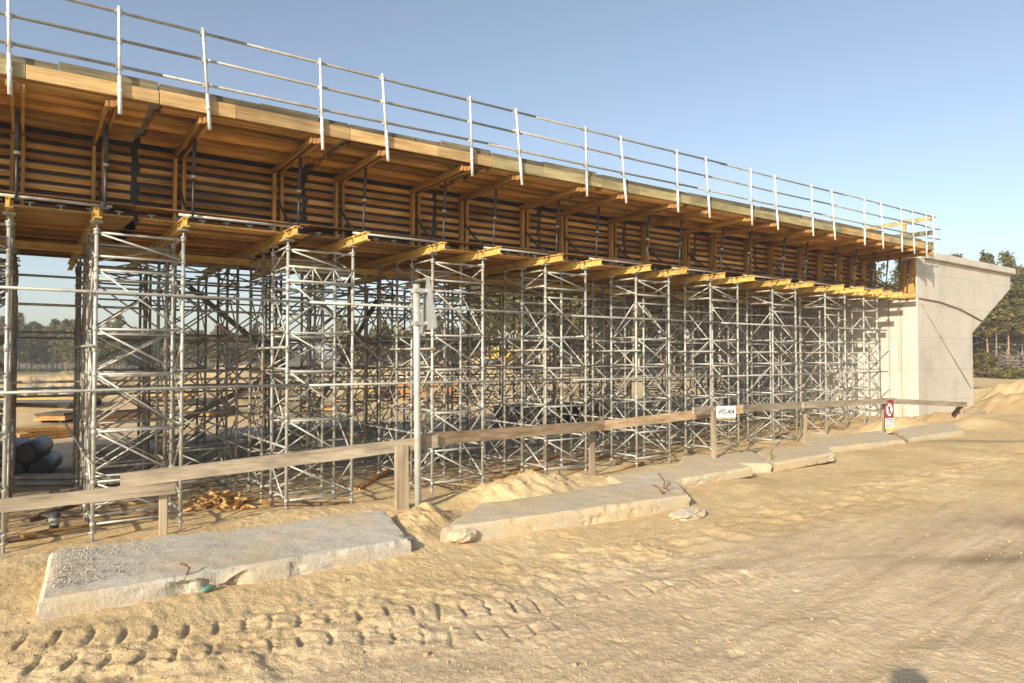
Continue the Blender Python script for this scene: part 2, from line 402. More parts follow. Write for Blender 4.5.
col = mix(nt, attr(nt, 'site'), col, st_)
col = mix(nt, attr(nt, 'grass'), col, gr)
dmp = attr(nt, 'damp'); dn = N(nt, 'ShaderNodeMath', operation='MULTIPLY'); nt.links.new(dmp, dn.inputs[0]); nt.links.new(ramp(nt, n2, [(.35, (.55, .55, .55)), (.6, (1, 1, 1))]), dn.inputs[1])
col = mix(nt, dn.outputs[0], col, (.20, .155, .10))
gf = attr(nt, 'tuft'); col = mix(nt, gf, col, gr)
col = mix(nt, .8, col, ramp(nt, n2, [(.25, (.80, .78, .75)), (.6, (1.04, 1.04, 1.03))]), 'MULTIPLY')
col = mix(nt, .8, col, ramp(nt, n3, [(.3, (.74, .72, .70)), (.58, (1.05, 1.05, 1.05))]), 'MULTIPLY')
nt.links.new(col, b.inputs['Base Color']); b.inputs['Roughness'].default_value = .95; b.inputs['Specular IOR Level'].default_value = .1
n5 = noise(nt, 24, 4, .7)
sm = N(nt, 'ShaderNodeMath', operation='MULTIPLY_ADD'); nt.links.new(n3, sm.inputs[0]); sm.inputs[1].default_value = .35; nt.links.new(n5, sm.inputs[2])
bump(nt, b, sm.outputs[0], .7, .022)
me.materials.append(m)
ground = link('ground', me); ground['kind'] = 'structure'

# ================================================================== BRIDGE FORMWORK
P_EDGE = 11.3
def E(z): return z+EYE
def gd(s): return .045+.0065*s      # the bridge climbs gently to the right
def gb(s): return .0045*s
TILT = -.0065
MOD = 3.0
S0 = .93
TW = 1.25
SEAM0 = 1.57
END = 27.25
NPAN0 = -5
# cast deck that the formwork carries: one extruded profile
prof = [(11.45, 3.86), (13.72, 3.86), (13.72, 2.62), (18.5, 2.62), (18.5, 3.86), (20.75, 3.86), (20.75, 3.98), (11.45, 3.98)]
mb = MB(); n = len(prof)
vs = [(x, y, E(z)) for x in (-14.2, END-.25) for y, z in prof]; vs = [(x, y, z+gd(x)-.02) for x, y, z in vs]
mb.add(vs, [(i, (i+1) % n, n+(i+1) % n, n+i) for i in range(n)] + [tuple(range(n))[::-1], tuple(range(n, 2*n))])
deck = mb.build('bridge_deck', M['slabdark'])
tag(deck, 'dark box of the unfinished bridge deck inside its timber formwork', 'bridge')

def rbox(mb, x0, x1, y0, y1, z0, z1): return mb.box(x0, x1, y0, y1, z0, z1)
panels = []
k = NPAN0
while SEAM0+MOD*(k-1) < END-.2:
    a = SEAM0+MOD*(k-1)+.05; bnd = min(SEAM0+MOD*k-.05, END); panels.append((k, a, bnd)); k += 1
vis = [q for q in panels if q[2] > -.6]
rnd = random.Random(3)
for k, a, bnd in panels:
    idx = k - vis[0][0]
    seen = idx >= 0
    where = f'{ORD[idx]} panel from the left' if seen else 'panel left of the picture'
    # --- overhang panel
    t = thing('overhang_formwork', f'timber overhang formwork under the deck edge, {where}', 'formwork', (a, P_EDGE, E(3.72)+gd(a)), 0, 'overhang formwork panels'); t.rotation_euler = (0, TILT, 0)
    L = bnd-a
    for j in range(10):
        y0 = .07+j*.236
        dz = rnd.uniform(-.012, .012)+(.05 if j % 2 else -.01); e0 = rnd.uniform(0, .06); e1 = rnd.uniform(0, .06)
        MB().box(e0, L-e1, y0, y0+.192, dz, dz+.08).build('joist', formX(rnd), t, .006)
    MB().box(-.04, L+.04, .06, 2.4, .135, .155).build('plywood', M['film'], t)
    green = idx >= 3
    # fascia in two lengths
    cut = L*rnd.uniform(.35, .65)
    for (u0, u1) in ((0.0, cut-.004), (cut+.004, L+.09)):
        mt = M['fascia_green'] if (green or (idx == 0 and u0 == 0)) and rnd.random() < .8 else M['fascia']
        MB().box(u0, u1, -.03+rnd.uniform(-.006, .006), .005, .02+rnd.uniform(-.006, .004), .225+rnd.uniform(-.012, .012)).build('fascia_board', mt, t, .005)
    u = 0
    while u < L:
        w = rnd.uniform(.5, 1.6); u1 = min(u+w, L+.09)
        MB().box(u, u1-.012, .015+rnd.uniform(-.015, .02), .16, .21, .335+rnd.uniform(-.02, .03)).build('edge_timber', M['edgewood'], t, .006); u = u1
    # --- web panel
    t = thing('web_formwork', f'side formwork of dark plywood and orange timber girders, {where}', 'formwork', (a, 13.5, E(2.40)+gb(a)), 0, 'side formwork panels'); t.rotation_euler = (0, TILT*.8, 0)
    MB().box(-.05, L+.05, .16, .182, .02, 1.46).build('plywood', M['film'], t)
    for j in range(8):
        z = .08+j*.166
        e0 = rnd.uniform(-.03, .04); e1 = rnd.uniform(-.03, .04)
        MB().box(e0, L-e1, .045+rnd.uniform(-.01, .01), .155, z-.047+rnd.uniform(-.006, .006), z+.047).build('girder', formX(rnd), t, .005)
    for j in range(7):
        u = .2+j*(L-.4)/6
        MB().box(u-.06, u+.06, -.10, -.02, .012, .035).box(u-.015, u+.015, -.11, -.02, .035, .10).box(u-.06, u+.06, -.1, -.02, .10, .12).build('tie_plate', M['galv'], t)
    # --- soffit panel
    t = thing('soffit_formwork', f'timber soffit formwork under the bridge, {where}', 'formwork', (a, 12.95, E(2.355)+gb(a)), 0, 'soffit formwork panels'); t.rotation_euler = (0, TILT*.7, 0)
    MB().box(-.05, L+.05, .25, 6.3, .24, .26).build('plywood', M['formX'], t)
    for (y0, y1, z0) in ((.1, .48, .002), (.49, .80, .012), (.81, 1.1, .004)):
        MB().box(rnd.uniform(0, .05), L-rnd.uniform(0, .05), y0, y1, z0, z0+.035).build('edge_board', formX(rnd), t, .005)
    for j in range(9):
        y = 1.35+j*.6
        MB().ibeam((-.15, y, .1), (L+.15, y, .1), .08, .196, .04, .03).build('girder', formX(rnd), t)
# far side formwork, one long run
t = thing('far_side_formwork', 'timber formwork along the far side of the bridge deck', 'formwork', (0, 18.6, E(2.4)))
MB().box(-14, END, .1, .14, .0, 1.35).build('plywood', M['film'], t)
MB().box(-14, END, .2, 2.3, 1.4, 1.45).build('overhang_boards', M['formX'], t)
MB().box(-14, END, 2.3, 2.33, 1.4, 1.7).build('fascia_board', M['fascia'], t)

# towers' s positions: (left post, width)
TOW = [(-4.43, TW), (-1.43, TW)] + [(S0+MOD*i, TW) for i in range(8)] + [(24.45, .95)]
posts_s = []
for a, w in TOW: posts_s += [a, a+w]
posts_s += [26.3, 27.0]
seen_s = [s for s in posts_s if s > -.4]

# --- brackets
def bracket():
    t = thing('formwork_bracket', '', 'bracket')
    for sg in (-1, 1):
        MB().bar((sg*.062, .04, E(3.66)), (sg*.062, 2.24, E(3.62)), .042, .10).build('waling', M['formY'], t, .004)
        MB().bar((sg*.07, 2.13, E(3.545)), (sg*.07, 2.13, E(2.36)), .055, .13, up=(0, 1, 0)).build('upright', M['formZ'], t, .004)
    pr = MB().tube([(0, .90, E(2.30)), (0, .86, E(2.95))], .019).tube([(0, .86, E(2.95)), (0, .80, E(3.56))], .03).box(-.05, .05, .85, .95, E(2.27), E(2.30)).build('prop', M['darksteel'], t)
    MB().tube([(0, .86, E(2.93)), (0, .855, E(2.98))], .042).build('prop_nut', M['galv'], pr)
    MB().tube([(0, 1.2, E(2.40)), (0, 1.62, E(2.62)), (0, 2.06, E(3.0))], .022).build('diagonal_spindle', M['darksteel'], t)
    MB().box(-.03, .03, -.01, .05, E(3.60), E(3.69)).build('edge_clamp', M['orangeclamp'], t)
    return t
proto = bracket()
for i, s in enumerate(seen_s + [q for q in posts_s if q <= -.4]):
    o = proto if i == 0 else copy_tree(proto)
    o.location = (s+.08, P_EDGE, gd(s)-.02)
    o['group'] = 'brackets carrying the deck overhang'
    o['label'] = f'double timber bracket with prop under the deck overhang, {ORD[i]} from the left' if i < len(seen_s) else 'double timber bracket under the deck overhang left of the picture'

# --- railing posts and rails
def railpost():
    t = thing('railing_post', '', 'railing post')
    MB().tube([(0, 0, 0), (0, 0, .55)], .028).tube([(0, 0, .55), (0, 0, 1.56)], .022).tube([(0, 0, .30), (0, 0, .36)], .036).build('tube', M['bright'], t)
    MB().box(-.05, .05, .02, .10, .12, .2).build('clamp', M['orangeclamp'], t)
    for z in (1.49, 1.07, .69):
        MB().box(-.04, .04, -.005, .06, z-.035, z+.035).build('rail_hook', M['galv'], t)
    return t
proto = railpost()
rs = random.Random(5)
for i, s in enumerate(seen_s + [-1.43]):
    o = proto if i == 0 else copy_tree(proto)
    o.location = (s+(.17 if i % 2 else (.13 if i else .0)), P_EDGE-.075, E(3.47)+gd(s))
    o.rotation_euler = (R(rs.uniform(-.8, .8)), R(-5.2+rs.uniform(-1, 1) if i % 2 == 0 and i > 0 else -1.8+rs.uniform(-.7, .7)), 0)
    o['group'] = 'railing posts along the deck edge'
    o['label'] = f'silver railing post on the deck edge, {ORD[i]} from the left' if i < len(seen_s) else 'silver railing post left of the picture'
names = {0: 'top', 1: 'middle', 2: 'lower'}
for r, z in enumerate((4.98, 4.565, 4.19)):
    u = -3.5 - .6*r; j = 0; cnt = 0
    while u < 27:
        Lr = 6.1
        e = min(u+Lr+.25, 27.75)
        zz = E(z)+.004*((j % 2)*2-1)*2
        g0, g1 = gd(u), gd(e)
        mb = MB().tube([(u, P_EDGE-.02+.026*(j % 2)*2-.026, zz+g0+rs.uniform(-.012, .012)), ((u+e)/2, P_EDGE-.02+.052*(j % 2)-.026, zz+(g0+g1)/2-.012), (e, P_EDGE-.02+.052*(j % 2)-.026, zz+g1+rs.uniform(-.012, .012))], .0242)
        o = mb.build('guard_rail', M['railtube'])
        tag(o, f'{names[r]} guard rail tube of the deck railing, {ORD[cnt]} length from the left', 'guard rail', 'guard rail tubes along the deck edge'); cnt += 1
        u += Lr; j += 1
# timber guard across the end of the deck
t = thing('end_guard', 'weathered timber guard boards across the right end of the deck', 'railing', (END-.12, P_EDGE, E(4.1)+gd(END)))
MB().bar((0, .02, .84), (0, 3.6, .78), .035, .17).build('board', M['fascia_green'], t)
MB().bar((0, .0, .30), (0, 1.5, .34), .035, .17).build('board', M['edgewood'], t)
MB().box(.02, .10, .95, 1.07, -.1, .95).build('upright', M['fascia'], t)
MB().box(.02, .10, 3.2, 3.3, -.1, .95).build('upright', M['fascia'], t)

# ================================================================== CROSS BEAMS
def crossbeam():
    t = thing('cross_beam', '', 'steel beam')
    MB().ibeam((0, 11.93, 0), (0, 19.7, 0), .10, .165, .022, .016).build('beam', M['yellow'], t)
    for y in (12.05, 12.5): MB().box(-.046, .046, y, y+.012, -.06, .06).build('stiffener', M['yellow'], t)
    return t
proto = crossbeam()
for i, s in enumerate(seen_s + [q for q in posts_s if q <= -.4]):
    o = proto if i == 0 else copy_tree(proto)
    o.location = (s, rs.uniform(-.12, .08)+(.28 if i < 3 else 0), E(2.25)+gb(s))
    o['group'] = 'yellow cross beams on the scaffold heads'
    o['label'] = f'yellow steel cross beam on the scaffold heads, {ORD[i]} from the left' if i < len(seen_s) else 'yellow steel cross beam left of the picture'

# ================================================================== SCAFFOLD TOWERS
LV = [1.98, 1.61, 1.39, .46, -.25, -1.15, -1.93, -2.58]
H0 = -2.85
def tower(w, d, rear, var):
    """tower whose front left foot stands at the local origin"""
    t = thing('scaffold_tower', '', 'scaffold tower')
    zz = [z-H0 for z in LV]; top = 2.16-H0
    def leg(x, y, i):
        mb = MB().tube([(x, y, .18), (x, y, top-.22)], .029)
        for z in zz: mb.tube([(x, y, z-.03), (x, y, z+.03)], .040)
        for z in (top-.9, top-2.0, top-3.2): mb.tube([(x, y, z-.06), (x, y, z+.06)], .039)
        l = mb.build('leg', rear if i else M['galv'] if rear is M['galv'] else rear, t)
        MB().tube([(x, y, .0), (x, y, .2)], .02).tube([(x, y, .12), (x, y, .16)], .05).box(x-.075, x+.075, y-.075, y+.075, -.015, .008).build('base_jack', M['galv_old'], l)
        MB().tube([(x, y, top-.22), (x, y, top-.02)], .02).box(x-.08, x+.08, y-.07, y+.07, top-.025, top-.002).tube([(x, y, top-.16), (x, y, top-.12)], .048).build('head_jack', rear, l)
    i = 0
    for x in (0, w):
        for y in (0, d): leg(x, y, i); i += 1
    r1, r2 = .0205, .0165
    for q, z in enumerate(zz):
        MB().tube([(0, 0, z), (w, 0, z)], r1).build('ledger', rear, t)
        if q not in (1,): MB().tube([(0, d, z-.05), (w, d, z-.05)], r1).build('ledger', rear, t)
        if q not in (2,):
            MB().tube([(0, 0, z+.05), (0, d, z+.05)], r1).build('transom', rear, t)
            MB().tube([(w, 0, z+.05), (w, d, z+.05)], r1).build('transom', rear, t)
    pairs = [(0, 1), (2, 3), (3, 4), (4, 5), (5, 6), (6, 7)]
    for q, (u, l) in enumerate(pairs):
        a, b = zz[u]-.03, zz[l]+.03
        MB().tube([(.06, -.035, a), (w-.04, -.035, b)], r2).build('brace', rear, t)
        MB().tube([(.06, d+.035, b), (w-.04, d+.035, a)], r2).build('brace', rear, t)
        f = (q+var) % 2
        MB().tube([(-.035, .05 if f else d-.05, a), (-.035, d-.05 if f else .05, b)], r2).build('brace', rear, t)
        MB().tube([(w+.035, d-.05 if f else .05, a), (w+.035, .05 if f else d-.05, b)], r2).build('brace', rear, t)
    if rear is not M['galv']:
        for q, (u, l) in enumerate(pairs[1:]):
            a, b = zz[u]-.03, zz[l]+.03
            MB().tube([(.06, .035, b), (w-.04, .035, a)], r2).build('brace', rear, t)
            f = (q+1+var+1) % 2
            MB().tube([(.035, .05 if f else d-.05, a), (.035, d-.05 if f else .05, b)], r2).build('brace', rear, t)
    return t
ROWS = [(12.5, .92), (14.15, .92), (15.6, .92), (17.0, .92), (18.4, .92)]
SHIFT = [0, 0, 1.6, 0, 1.55]
RN = ['front row', 'second row', 'third row', 'fourth row', 'rear row']
protos = {}
for r, (p, d) in enumerate(ROWS):
    for i, (s, w) in enumerate(TOW):
        key = (r == 0, w, i % 2)
        if key not in protos:
            o = tower(w, d, M['galv'] if r == 0 else M['galv_old'], i % 2); protos[key] = o
        else: o = copy_tree(protos[key])
        ds = 0 if r == 0 else rs.uniform(-.05, .05)
        sh = SHIFT[r] if .5 < s < 24 else 0
        o.location = (s+ds+sh, p+ds, E(H0)); o.rotation_euler = (0, 0, 0); o.scale = (1, 1, 1+gb(s)/5.0)
        o['group'] = 'scaffold towers under the bridge'
        if i == 0: o['label'] = f'grey scaffold tower in the {RN[r]}, left of the picture'
        else: o['label'] = f'grey scaffold tower in the {RN[r]} under the bridge, {ORD[i-1]} from the left'
# long tubes tying the towers together
def longtube(name, a, b, label, mat, r=.0242, group='long scaffold tubes tying the towers together'):
    o = MB().tube([a, b], r).build(name, mat); return tag(o, label, 'scaffold tube', group)
for z, w in ((1.03, 'upper'), (-.50, 'lower')):
    for j in range(5):
        a = -1.7+6*j; b = min(a+6.3, 26)
        longtube('scaffold_tube', (a, 12.44-.05*(j % 2), E(z)+rs.uniform(-.02, .02)), (b, 12.44-.05*(j % 2), E(z)+rs.uniform(-.02, .02)), f'{w} horizontal tube along the front scaffold row, {ORD[j]} length from the left', M['galv'])
for j in range(9):
    a = S0+TW-.12+MOD*(j-1); b = S0+MOD*j+.18
    longtube('handrail_tube', (a, 12.22+.05*(j % 2), E(2.355)+gb(a)), (b, 12.22+.05*(j % 2), E(2.355)+gb(b)), f'short tube lying across the yellow beam ends between two towers, {ORD[j]} from the left', M['galv'], group='tubes lying on the yellow beam ends')
for r, (p, d) in enumerate(ROWS):
    if r == 0: 
        continue
    for z, w in ([], [(.95, 'upper'), (-.5, 'lower')], [(1.62, 'upper'), (-.62, 'lower')], [(.62, 'upper'), (-.5, 'lower')], [(.50, 'upper'), (-.9, 'lower')])[r]:
        for j in range(3):
            a = -4+10*j+rs.uniform(-.5, .5); b = min(a+10.3, 26.5); zz = E(z)+rs.uniform(-.06, .06)
            longtube('scaffold_tube', (a, p+d+.06, zz), (b, p+d+.06, zz+rs.uniform(-.03, .03)), f'{w} tube along the {RN[r]} of scaffolding, {ORD[j]} length from the left', M['galv_old'])
# cross ties in depth at some towers
for i, (s, w) in enumerate(TOW[1:]):
    for z, nm in ((.2, 'upper'), (-1.6, 'lower')):
        longtube('tie_tube', (s-.06, 12.3, E(z)), (s-.06, 19.6, E(z)+rs.uniform(-.05, .05)), f'{nm} tie tube running back through the {ORD[i]} line of towers from the left', M['galv_old'], group='tie tubes running back through the towers')
for j, (x0, x1, y, z0, z1) in enumerate(((2.4, 6.6, 15.05, 1.5, -2.2), (2.4, 6.8, 16.6, -2.3, 1.4), (5.2, 9.6, 15.05, 1.5, -2.4), (5.4, 9.4, 17.95, -2.3, 1.6), (8.2, 12.6, 16.6, 1.5, -2.2), (8.2, 12.4, 15.05, -2.4, 1.5), (11.4, 15.6, 17.95, 1.5, -2.2), (11.2, 15.4, 15.05, 1.4, -2.3), (2.6, 5.6, 17.95, -2.3, .8), (14.4, 18.6, 16.6, -2.2, 1.5))):
    longtube('diagonal_tube', (x0, y, E(z0)), (x1, y, E(z1)), f'long thin diagonal tube bracing the rear scaffold rows, {ORD[j]} of ten from the left', M['galv_old'], group='long diagonals in the rear scaffolding')
# lattice girder on the second tower
t = thing('lattice_girder', 'short grey lattice girder clamped across the top of the third front tower', 'lattice girder', (S0+MOD, 12.43, E(1.42)))
MB().tube([(-.02, 0, .26), (TW+.02, 0, .26)], .022).build('top_chord', M['galv'], t)
MB().tube([(-.02, 0, .0), (TW+.02, 0, .0)], .022).build('bottom_chord', M['galv'], t)
for j in range(6):
    x = .05+j*.2; MB().tube([(x, 0, .26 if j % 2 == 0 else 0), (x+.18, 0, 0 if j % 2 == 0 else .26)], .015).build('diagonal', M['galv'], t)
    if j % 2: MB().tube([(x+.19, 0, .26), (x+.19, 0, 0)], .015).build('upright', M['galv'], t)
# yellow girder lengthwise below the soffit
for j, (a_, b_) in enumerate(((-1.0, 8.2), (8.4, 17.0), (17.2, 26.5))):
    o = MB().ibeam((a_, 15.5, E(2.10)), (b_, 15.5, E(2.10)), .10, .13, .022, .016).build('lengthwise_beam', M['yellow'])
    tag(o, f'yellow steel beam running lengthwise below the soffit, {ORD[j]} length from the left', 'steel beam', 'lengthwise beams below the soffit')
# heavy raking struts in the rear bay
for j, (a, b) in enumerate((((3.2, 17.6, E(1.7)), (5.5, 17.6, E(-.2))), ((2.2, 17.6, E(-1.9)), (5.5, 17.6, E(-.25))), ((8.0, 17.6, E(1.6)), (6.0, 17.6, E(-1.8))))):
    o = MB().tube([a, b], .065).build('raking_strut', M['rake'])
    tag(o, ['dark heavy strut sloping down to the right in the rear scaffold bay', 'dark heavy strut sloping up to the right in the rear scaffold bay', 'dark heavy strut leaning left between rear scaffold towers'][j], 'strut', 'heavy raking struts')

# ================================================================== ABUTMENT
t = thing('bridge_abutment', 'pale concrete bridge abutment with a sloping cantilevered wing wall', 'abutment', (27.66, 12.1, 0))
def extr(poly, y0, y1):
    n = len(poly); vs = [(x, y0, z) for x, z in poly]+[(x, y1, z) for x, z in poly]
    return MB().add(vs, [tuple(range(n)), tuple(range(n, 2*n))[::-1]]+[(i, n+i, n+(i+1) % n, (i+1) % n) for i in range(n)])
wing = [(0.0, -2.0), (5.0, -2.0), (5.0, E(1.08)), (9.25, E(3.2)), (9.25, E(3.86)), (0.0, E(3.86))]
extr(wing, 0, .6).build('wing_wall', M['abut'], t, .02)
extr(wing, 8.2, 8.8).build('wing_wall', M['abut'], t, .02)
MB().box(.012, 1.9, .62, 8.18, -2.0, E(2.28)).build('front_wall', M['abut'], t, .015)
MB().box(0.0, .6, .0-.004, .0-.0035, 0, 0.001).build('pour_joint', M['slabdark'], t)
MB().box(-.012, .01, 1.02, 1.06, -2.0, E(2.25)).build('joint_strip', M['slabdark'], t)
MB().box(.55, 9.42, -.16, .74, E(3.863), E(4.13)).build('coping', M['abut'], t, .015)
MB().box(.55, 9.42, 8.06, 8.96, E(3.863), E(4.13)).build('coping', M['abut'], t, .015)
# rusty end boards of the formwork beside the wing wall
t = thing('end_shutter', 'rust-brown upright boards standing between bearing shelf and wing wall', 'formwork', (27.58, 12.1, E(2.29)))
for j in range(4):
    MB().box(-.03, .05, .02+j*.15, .16+j*.15, 0, 1.5-.05*(j % 2)).build('board', M['formZ'], t, .004)
# drooping rod on the wing wall, plus a thin tube drawing a shadow line
a = on_p(919, 298, 12.06); b = on_p(940, 302, 12.06); c = on_p(960, 309, 12.05); d = on_p(982, 321, 12.06)
o = MB().tube([a, b, c, d], .022).build('hanging_rod', M['rust']); tag(o, 'thin rusty rod curving across the concrete wing wall', 'rod')
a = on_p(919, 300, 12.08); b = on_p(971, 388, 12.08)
o = MB().tube([a, b], .013).build('shadow_line', M['galv_old']); tag(o, 'thin grey tube standing in for a slanting shadow line on the concrete wing wall', 'shadow line')

# ================================================================== ROAD SLABS
def slab(name, label, pts, zt, th, seed, part=None, nxs=120, nys=46, chip=.026, notch=None):
    """pts: top corners front-left, front-right, back-right, back-left as world xy"""
    fl, fr, br, bl = [Vector((p.x, p.y)) for p in pts]
    u = np.linspace(0, 1, nxs); v = np.linspace(0, 1, nys); U, V = np.meshgrid(u, v)
    X = (fl.x*(1-U)+fr.x*U)*(1-V)+(bl.x*(1-U)+br.x*U)*V; Y = (fl.y*(1-U)+fr.y*U)*(1-V)+(bl.y*(1-U)+br.y*U)*V
    L = (fr-fl).length; W = (bl-fl).length
    ed = np.minimum(np.minimum(U, 1-U)*L, np.minimum(V, 1-V)*W)
    z3 = zt if hasattr(zt, '__len__') else (zt,)*4
    Zb = (z3[0]*(1-U)+z3[1]*U)*(1-V)+(z3[3]*(1-U)+z3[2]*U)*V
    cn = np.clip(fbm(X*5, Y*5, 5, seed, .6)+.05, 0, 1)
    if notch: cn = cn + 2.6*np.exp(-((U-notch)/.04)**2)*(.6+.8*vnoise(X*20, Y*20, 3))*(1-sstep(.0, .12, V))
    Z = Zb - np.where(ed < .001, .02+cn*chip*1.6, np.where(ed < .06, cn*chip*(1-ed/.06)*1.5, 0)) + .008*fbm(X*5, Y*5, 4, seed+4)
    # rows: top then side ring downwards
    vs = [(X[j, i], Y[j, i], Z[j, i]) for j in range(nys) for i in range(nxs)]
    fs = [(j*nxs+i, j*nxs+i+1, (j+1)*nxs+i+1, (j+1)*nxs+i) for j in range(nys-1) for i in range(nxs-1)]
    ring = [(0, i) for i in range(nxs)]+[(j, nxs-1) for j in range(1, nys)]+[(nys-1, i) for i in range(nxs-2, -1, -1)]+[(j, 0) for j in range(nys-2, 0, -1)]
    cx, cy = X.mean(), Y.mean(); prev = [j*nxs+i for j, i in ring]
    rr = random.Random(seed)
    for q in range(1, 9):
        o0 = len(vs)
        for idx, (j, i) in enumerate(ring):
            f = q/8; w = float(fbm(np.array([idx*.16]), np.array([f*2.2]), 4, seed+9)[0])
            gn = (math.exp(-((U[j, i]-notch)/.05)**2)*(.7+.6*f)+.5*math.exp(-((U[j, i]-notch+.11)/.03)**2)) if (notch and j == 0) else 0
            out = -.05*max(0, w-.22)-.004*w-.085*gn*(1+1.5*w)+(.010 if q < 8 else 0)
            dx, dy = X[j, i]-cx, Y[j, i]-cy; l = math.hypot(dx, dy)
            top = Z[j, i]
            vs.append((X[j, i]+dx/l*out, Y[j, i]+dy/l*out, top-(top-(Zb[j, i]-th))*f))
        n = len(ring)
        fs += [(prev[a], o0+a, o0+(a+1) % n, prev[(a+1) % n]) for a in range(n)]
        prev = [o0+a for a in range(n)]
    mb = MB().add(vs, fs, False); mb.f = [f[::1] for f in mb.f]
    o = mb.build(name, M['slab'] if seed == 11 else M['slabsand']); tag(o, label, 'concrete slab', 'old concrete road slabs along the fence')
    bm = bmesh.new(); bm.from_mesh(o.data); bmesh.ops.recalc_face_normals(bm, faces=bm.faces); bm.to_mesh(o.data); bm.free()
    return o
def c4(*xy, z=.15): return [on_z(x, y, z) for x, y in xy]
slab1 = slab('concrete_slab', 'largest concrete slab in the foreground, gravelly left end, under the grey fence', c4((39, 598), (410, 536), (385, 507), (50, 548)), .13, .24, 11, notch=.42)
slab2 = slab('concrete_slab', 'second concrete slab, sand spilled over its back, broken right end with bent rebar', c4((441, 527), (690, 494), (672, 474), (478, 503)), .14, .24, 12)
slab3 = slab('concrete_slab', 'tilted concrete slab lying in front of the white number sign post', c4((628, 485), (752, 468), (726, 460), (606, 473)), (.11, .17, .17, .12), .13, 13, nxs=70, nys=34)
slab4 = slab('concrete_slab', 'narrow concrete slab behind the white number sign post', c4((678, 463.5), (771, 461), (752, 449), (682, 454)), .12, .2, 14, nxs=70, nys=34)
slab5 = slab('concrete_slab', 'concrete slab with a crumbled end between number sign and third thin fence post', c4((774, 461), (834, 453.5), (826, 445), (757, 449)), (.12, .17, .17, .12), .14, 15, nxs=70, nys=34)
slab6 = slab('concrete_slab', 'far concrete slab just left of the red and white warning board', c4((815, 446), (905, 437), (880, 428), (800, 436)), .10, .2, 16, nxs=70, nys=34)
slab7 = slab('concrete_slab', 'farthest concrete slab at the foot of the abutment, right of the warning board', c4((908, 436), (964, 428), (950, 419), (893, 427)), .10, .2, 17, nxs=70, nys=34)
def rel(o, pts): return pts
def rebar(parent, x, y, z0, seed):
    q = on_z(x, y, z0); r_ = random.Random(seed)
    pts = [q+Vector((0, 0, -.05))]
    for j in range(4): pts.append(pts[-1]+Vector((r_.uniform(-.07, .05), r_.uniform(-.05, .05), r_.uniform(.02, .07))))
    MB().tube(pts, .009, 6).build('rebar', M['rust'], parent)
rebar(slab2, 669, 495, .14, 1); rebar(slab2, 672, 492, .14, 2); rebar(slab2, 665, 489, .14, 5); rebar(slab1, 205, 575, .06, 3); rebar(slab1, 196, 577, .08, 4); rebar(slab5, 772, 459, .14, 6)
# broken chunks
mb = MB(); q = on_z(688, 517, 0); mb.ball((q.x, q.y, .03), .17, 5, .18, 3, (1.35, .7, .35)); o = mb.build('concrete_lump', M['slab']); tag(o, 'low rounded lump of pale concrete beside the broken slab end', 'concrete lump')
mb = MB(); q = on_z(462, 541, 0); mb.ball((q.x, q.y, .05), .13, 9, .10, 3, (1.2, .7, .5)); o = mb.build('concrete_lump', M['slabsand']); tag(o, 'blocky broken concrete piece at the left front corner of second slab', 'concrete lump')
mb = MB(); q = on_z(402, 548, 0); mb.ball((q.x, q.y, .05), .09, 19, .2, 2, (1, .8, .7)); o = mb.build('stone', M['slabdark']); tag(o, 'small grey stone at the right end of the foreground slab', 'stone')
# gravel on the left end of the first slab
mb = MB(); r_ = random.Random(2)
for j in range(1300):
    x = 45+abs(r_.gauss(0, 1))*50; y = 540+r_.random()*52
    q = on_z(x, y, .15); 
    f0, f1, f3 = on_z(39, 598, .15), on_z(410, 536, .15), on_z(50, 548, .15)
    e1 = (f1-f0); e3 = (f3-f0); w = q-f0
    det = e1.x*e3.y-e1.y*e3.x; uu = (w.x*e3.y-w.y*e3.x)/det; vv = (e1.x*w.y-e1.y*w.x)/det
    if not (.02 < uu < .42 and .15 < vv < .97) or r_.random() > 1-uu*2.2: continue
    mb.ball((q.x, q.y, .152), r_.choice([.003, .004, .005, .006, .009]), j, .3, 1)
M['gravel'] = simple('gravel_stones', [(.3, (.17, .15, .13)), (.5, (.38, .34, .28)), (.7, (.52, .47, .38))], 40, .9)
o = mb.build('gravel', M['gravel']); o['kind'] = 'stuff'; o['label'] = 'loose grey gravel on the left end of the foreground slab'; o['category'] = 'gravel'
# clods and pebbles on the road
mb = MB(); r_ = random.Random(8)
for j in range(1100):
    x = r_.uniform(-40, 1060); y = r_.choice([r_.uniform(520, 690), r_.uniform(430, 560)])
    q = on_z(x, y, 0)
    if q.length > 22 or q.y > 7: continue
    z = hz(q.x, q.y); s_ = r_.uniform(.003, .009)*(1 if r_.random() < .95 else 2.2)
    mb.ball((q.x, q.y, z+s_*.3), s_, j, .3, 1)
M['clod'] = simple('sand_clods', [(.3, (.30, .22, .12)), (.7, (.50, .38, .23))], 12, .95)
o = mb.build('pebbles', M['clod']); o['kind'] = 'stuff'; o['label'] = 'small clods and pebbles scattered on the sandy road'; o['category'] = 'pebbles'
# crushed green litter
q = on_z(207, 593, 0); zz = hz(q.x, q.y)
M['green'] = simple('green_plastic', [(.3, (.10, .26, .17)), (.7, (.22, .42, .30))], 30, .35)
o = MB().tube([(q.x-.05, q.y-.03, zz+.02), (q.x-.02, q.y-.012, zz+.024), (q.x+.03, q.y+.02, zz+.022), (q.x+.06, q.y+.035, zz+.015)], [.006, .02, .024, .012]).build('plastic_bottle', M['green']); tag(o, 'small crushed green plastic bottle in the sand by the foreground slab', 'bottle')

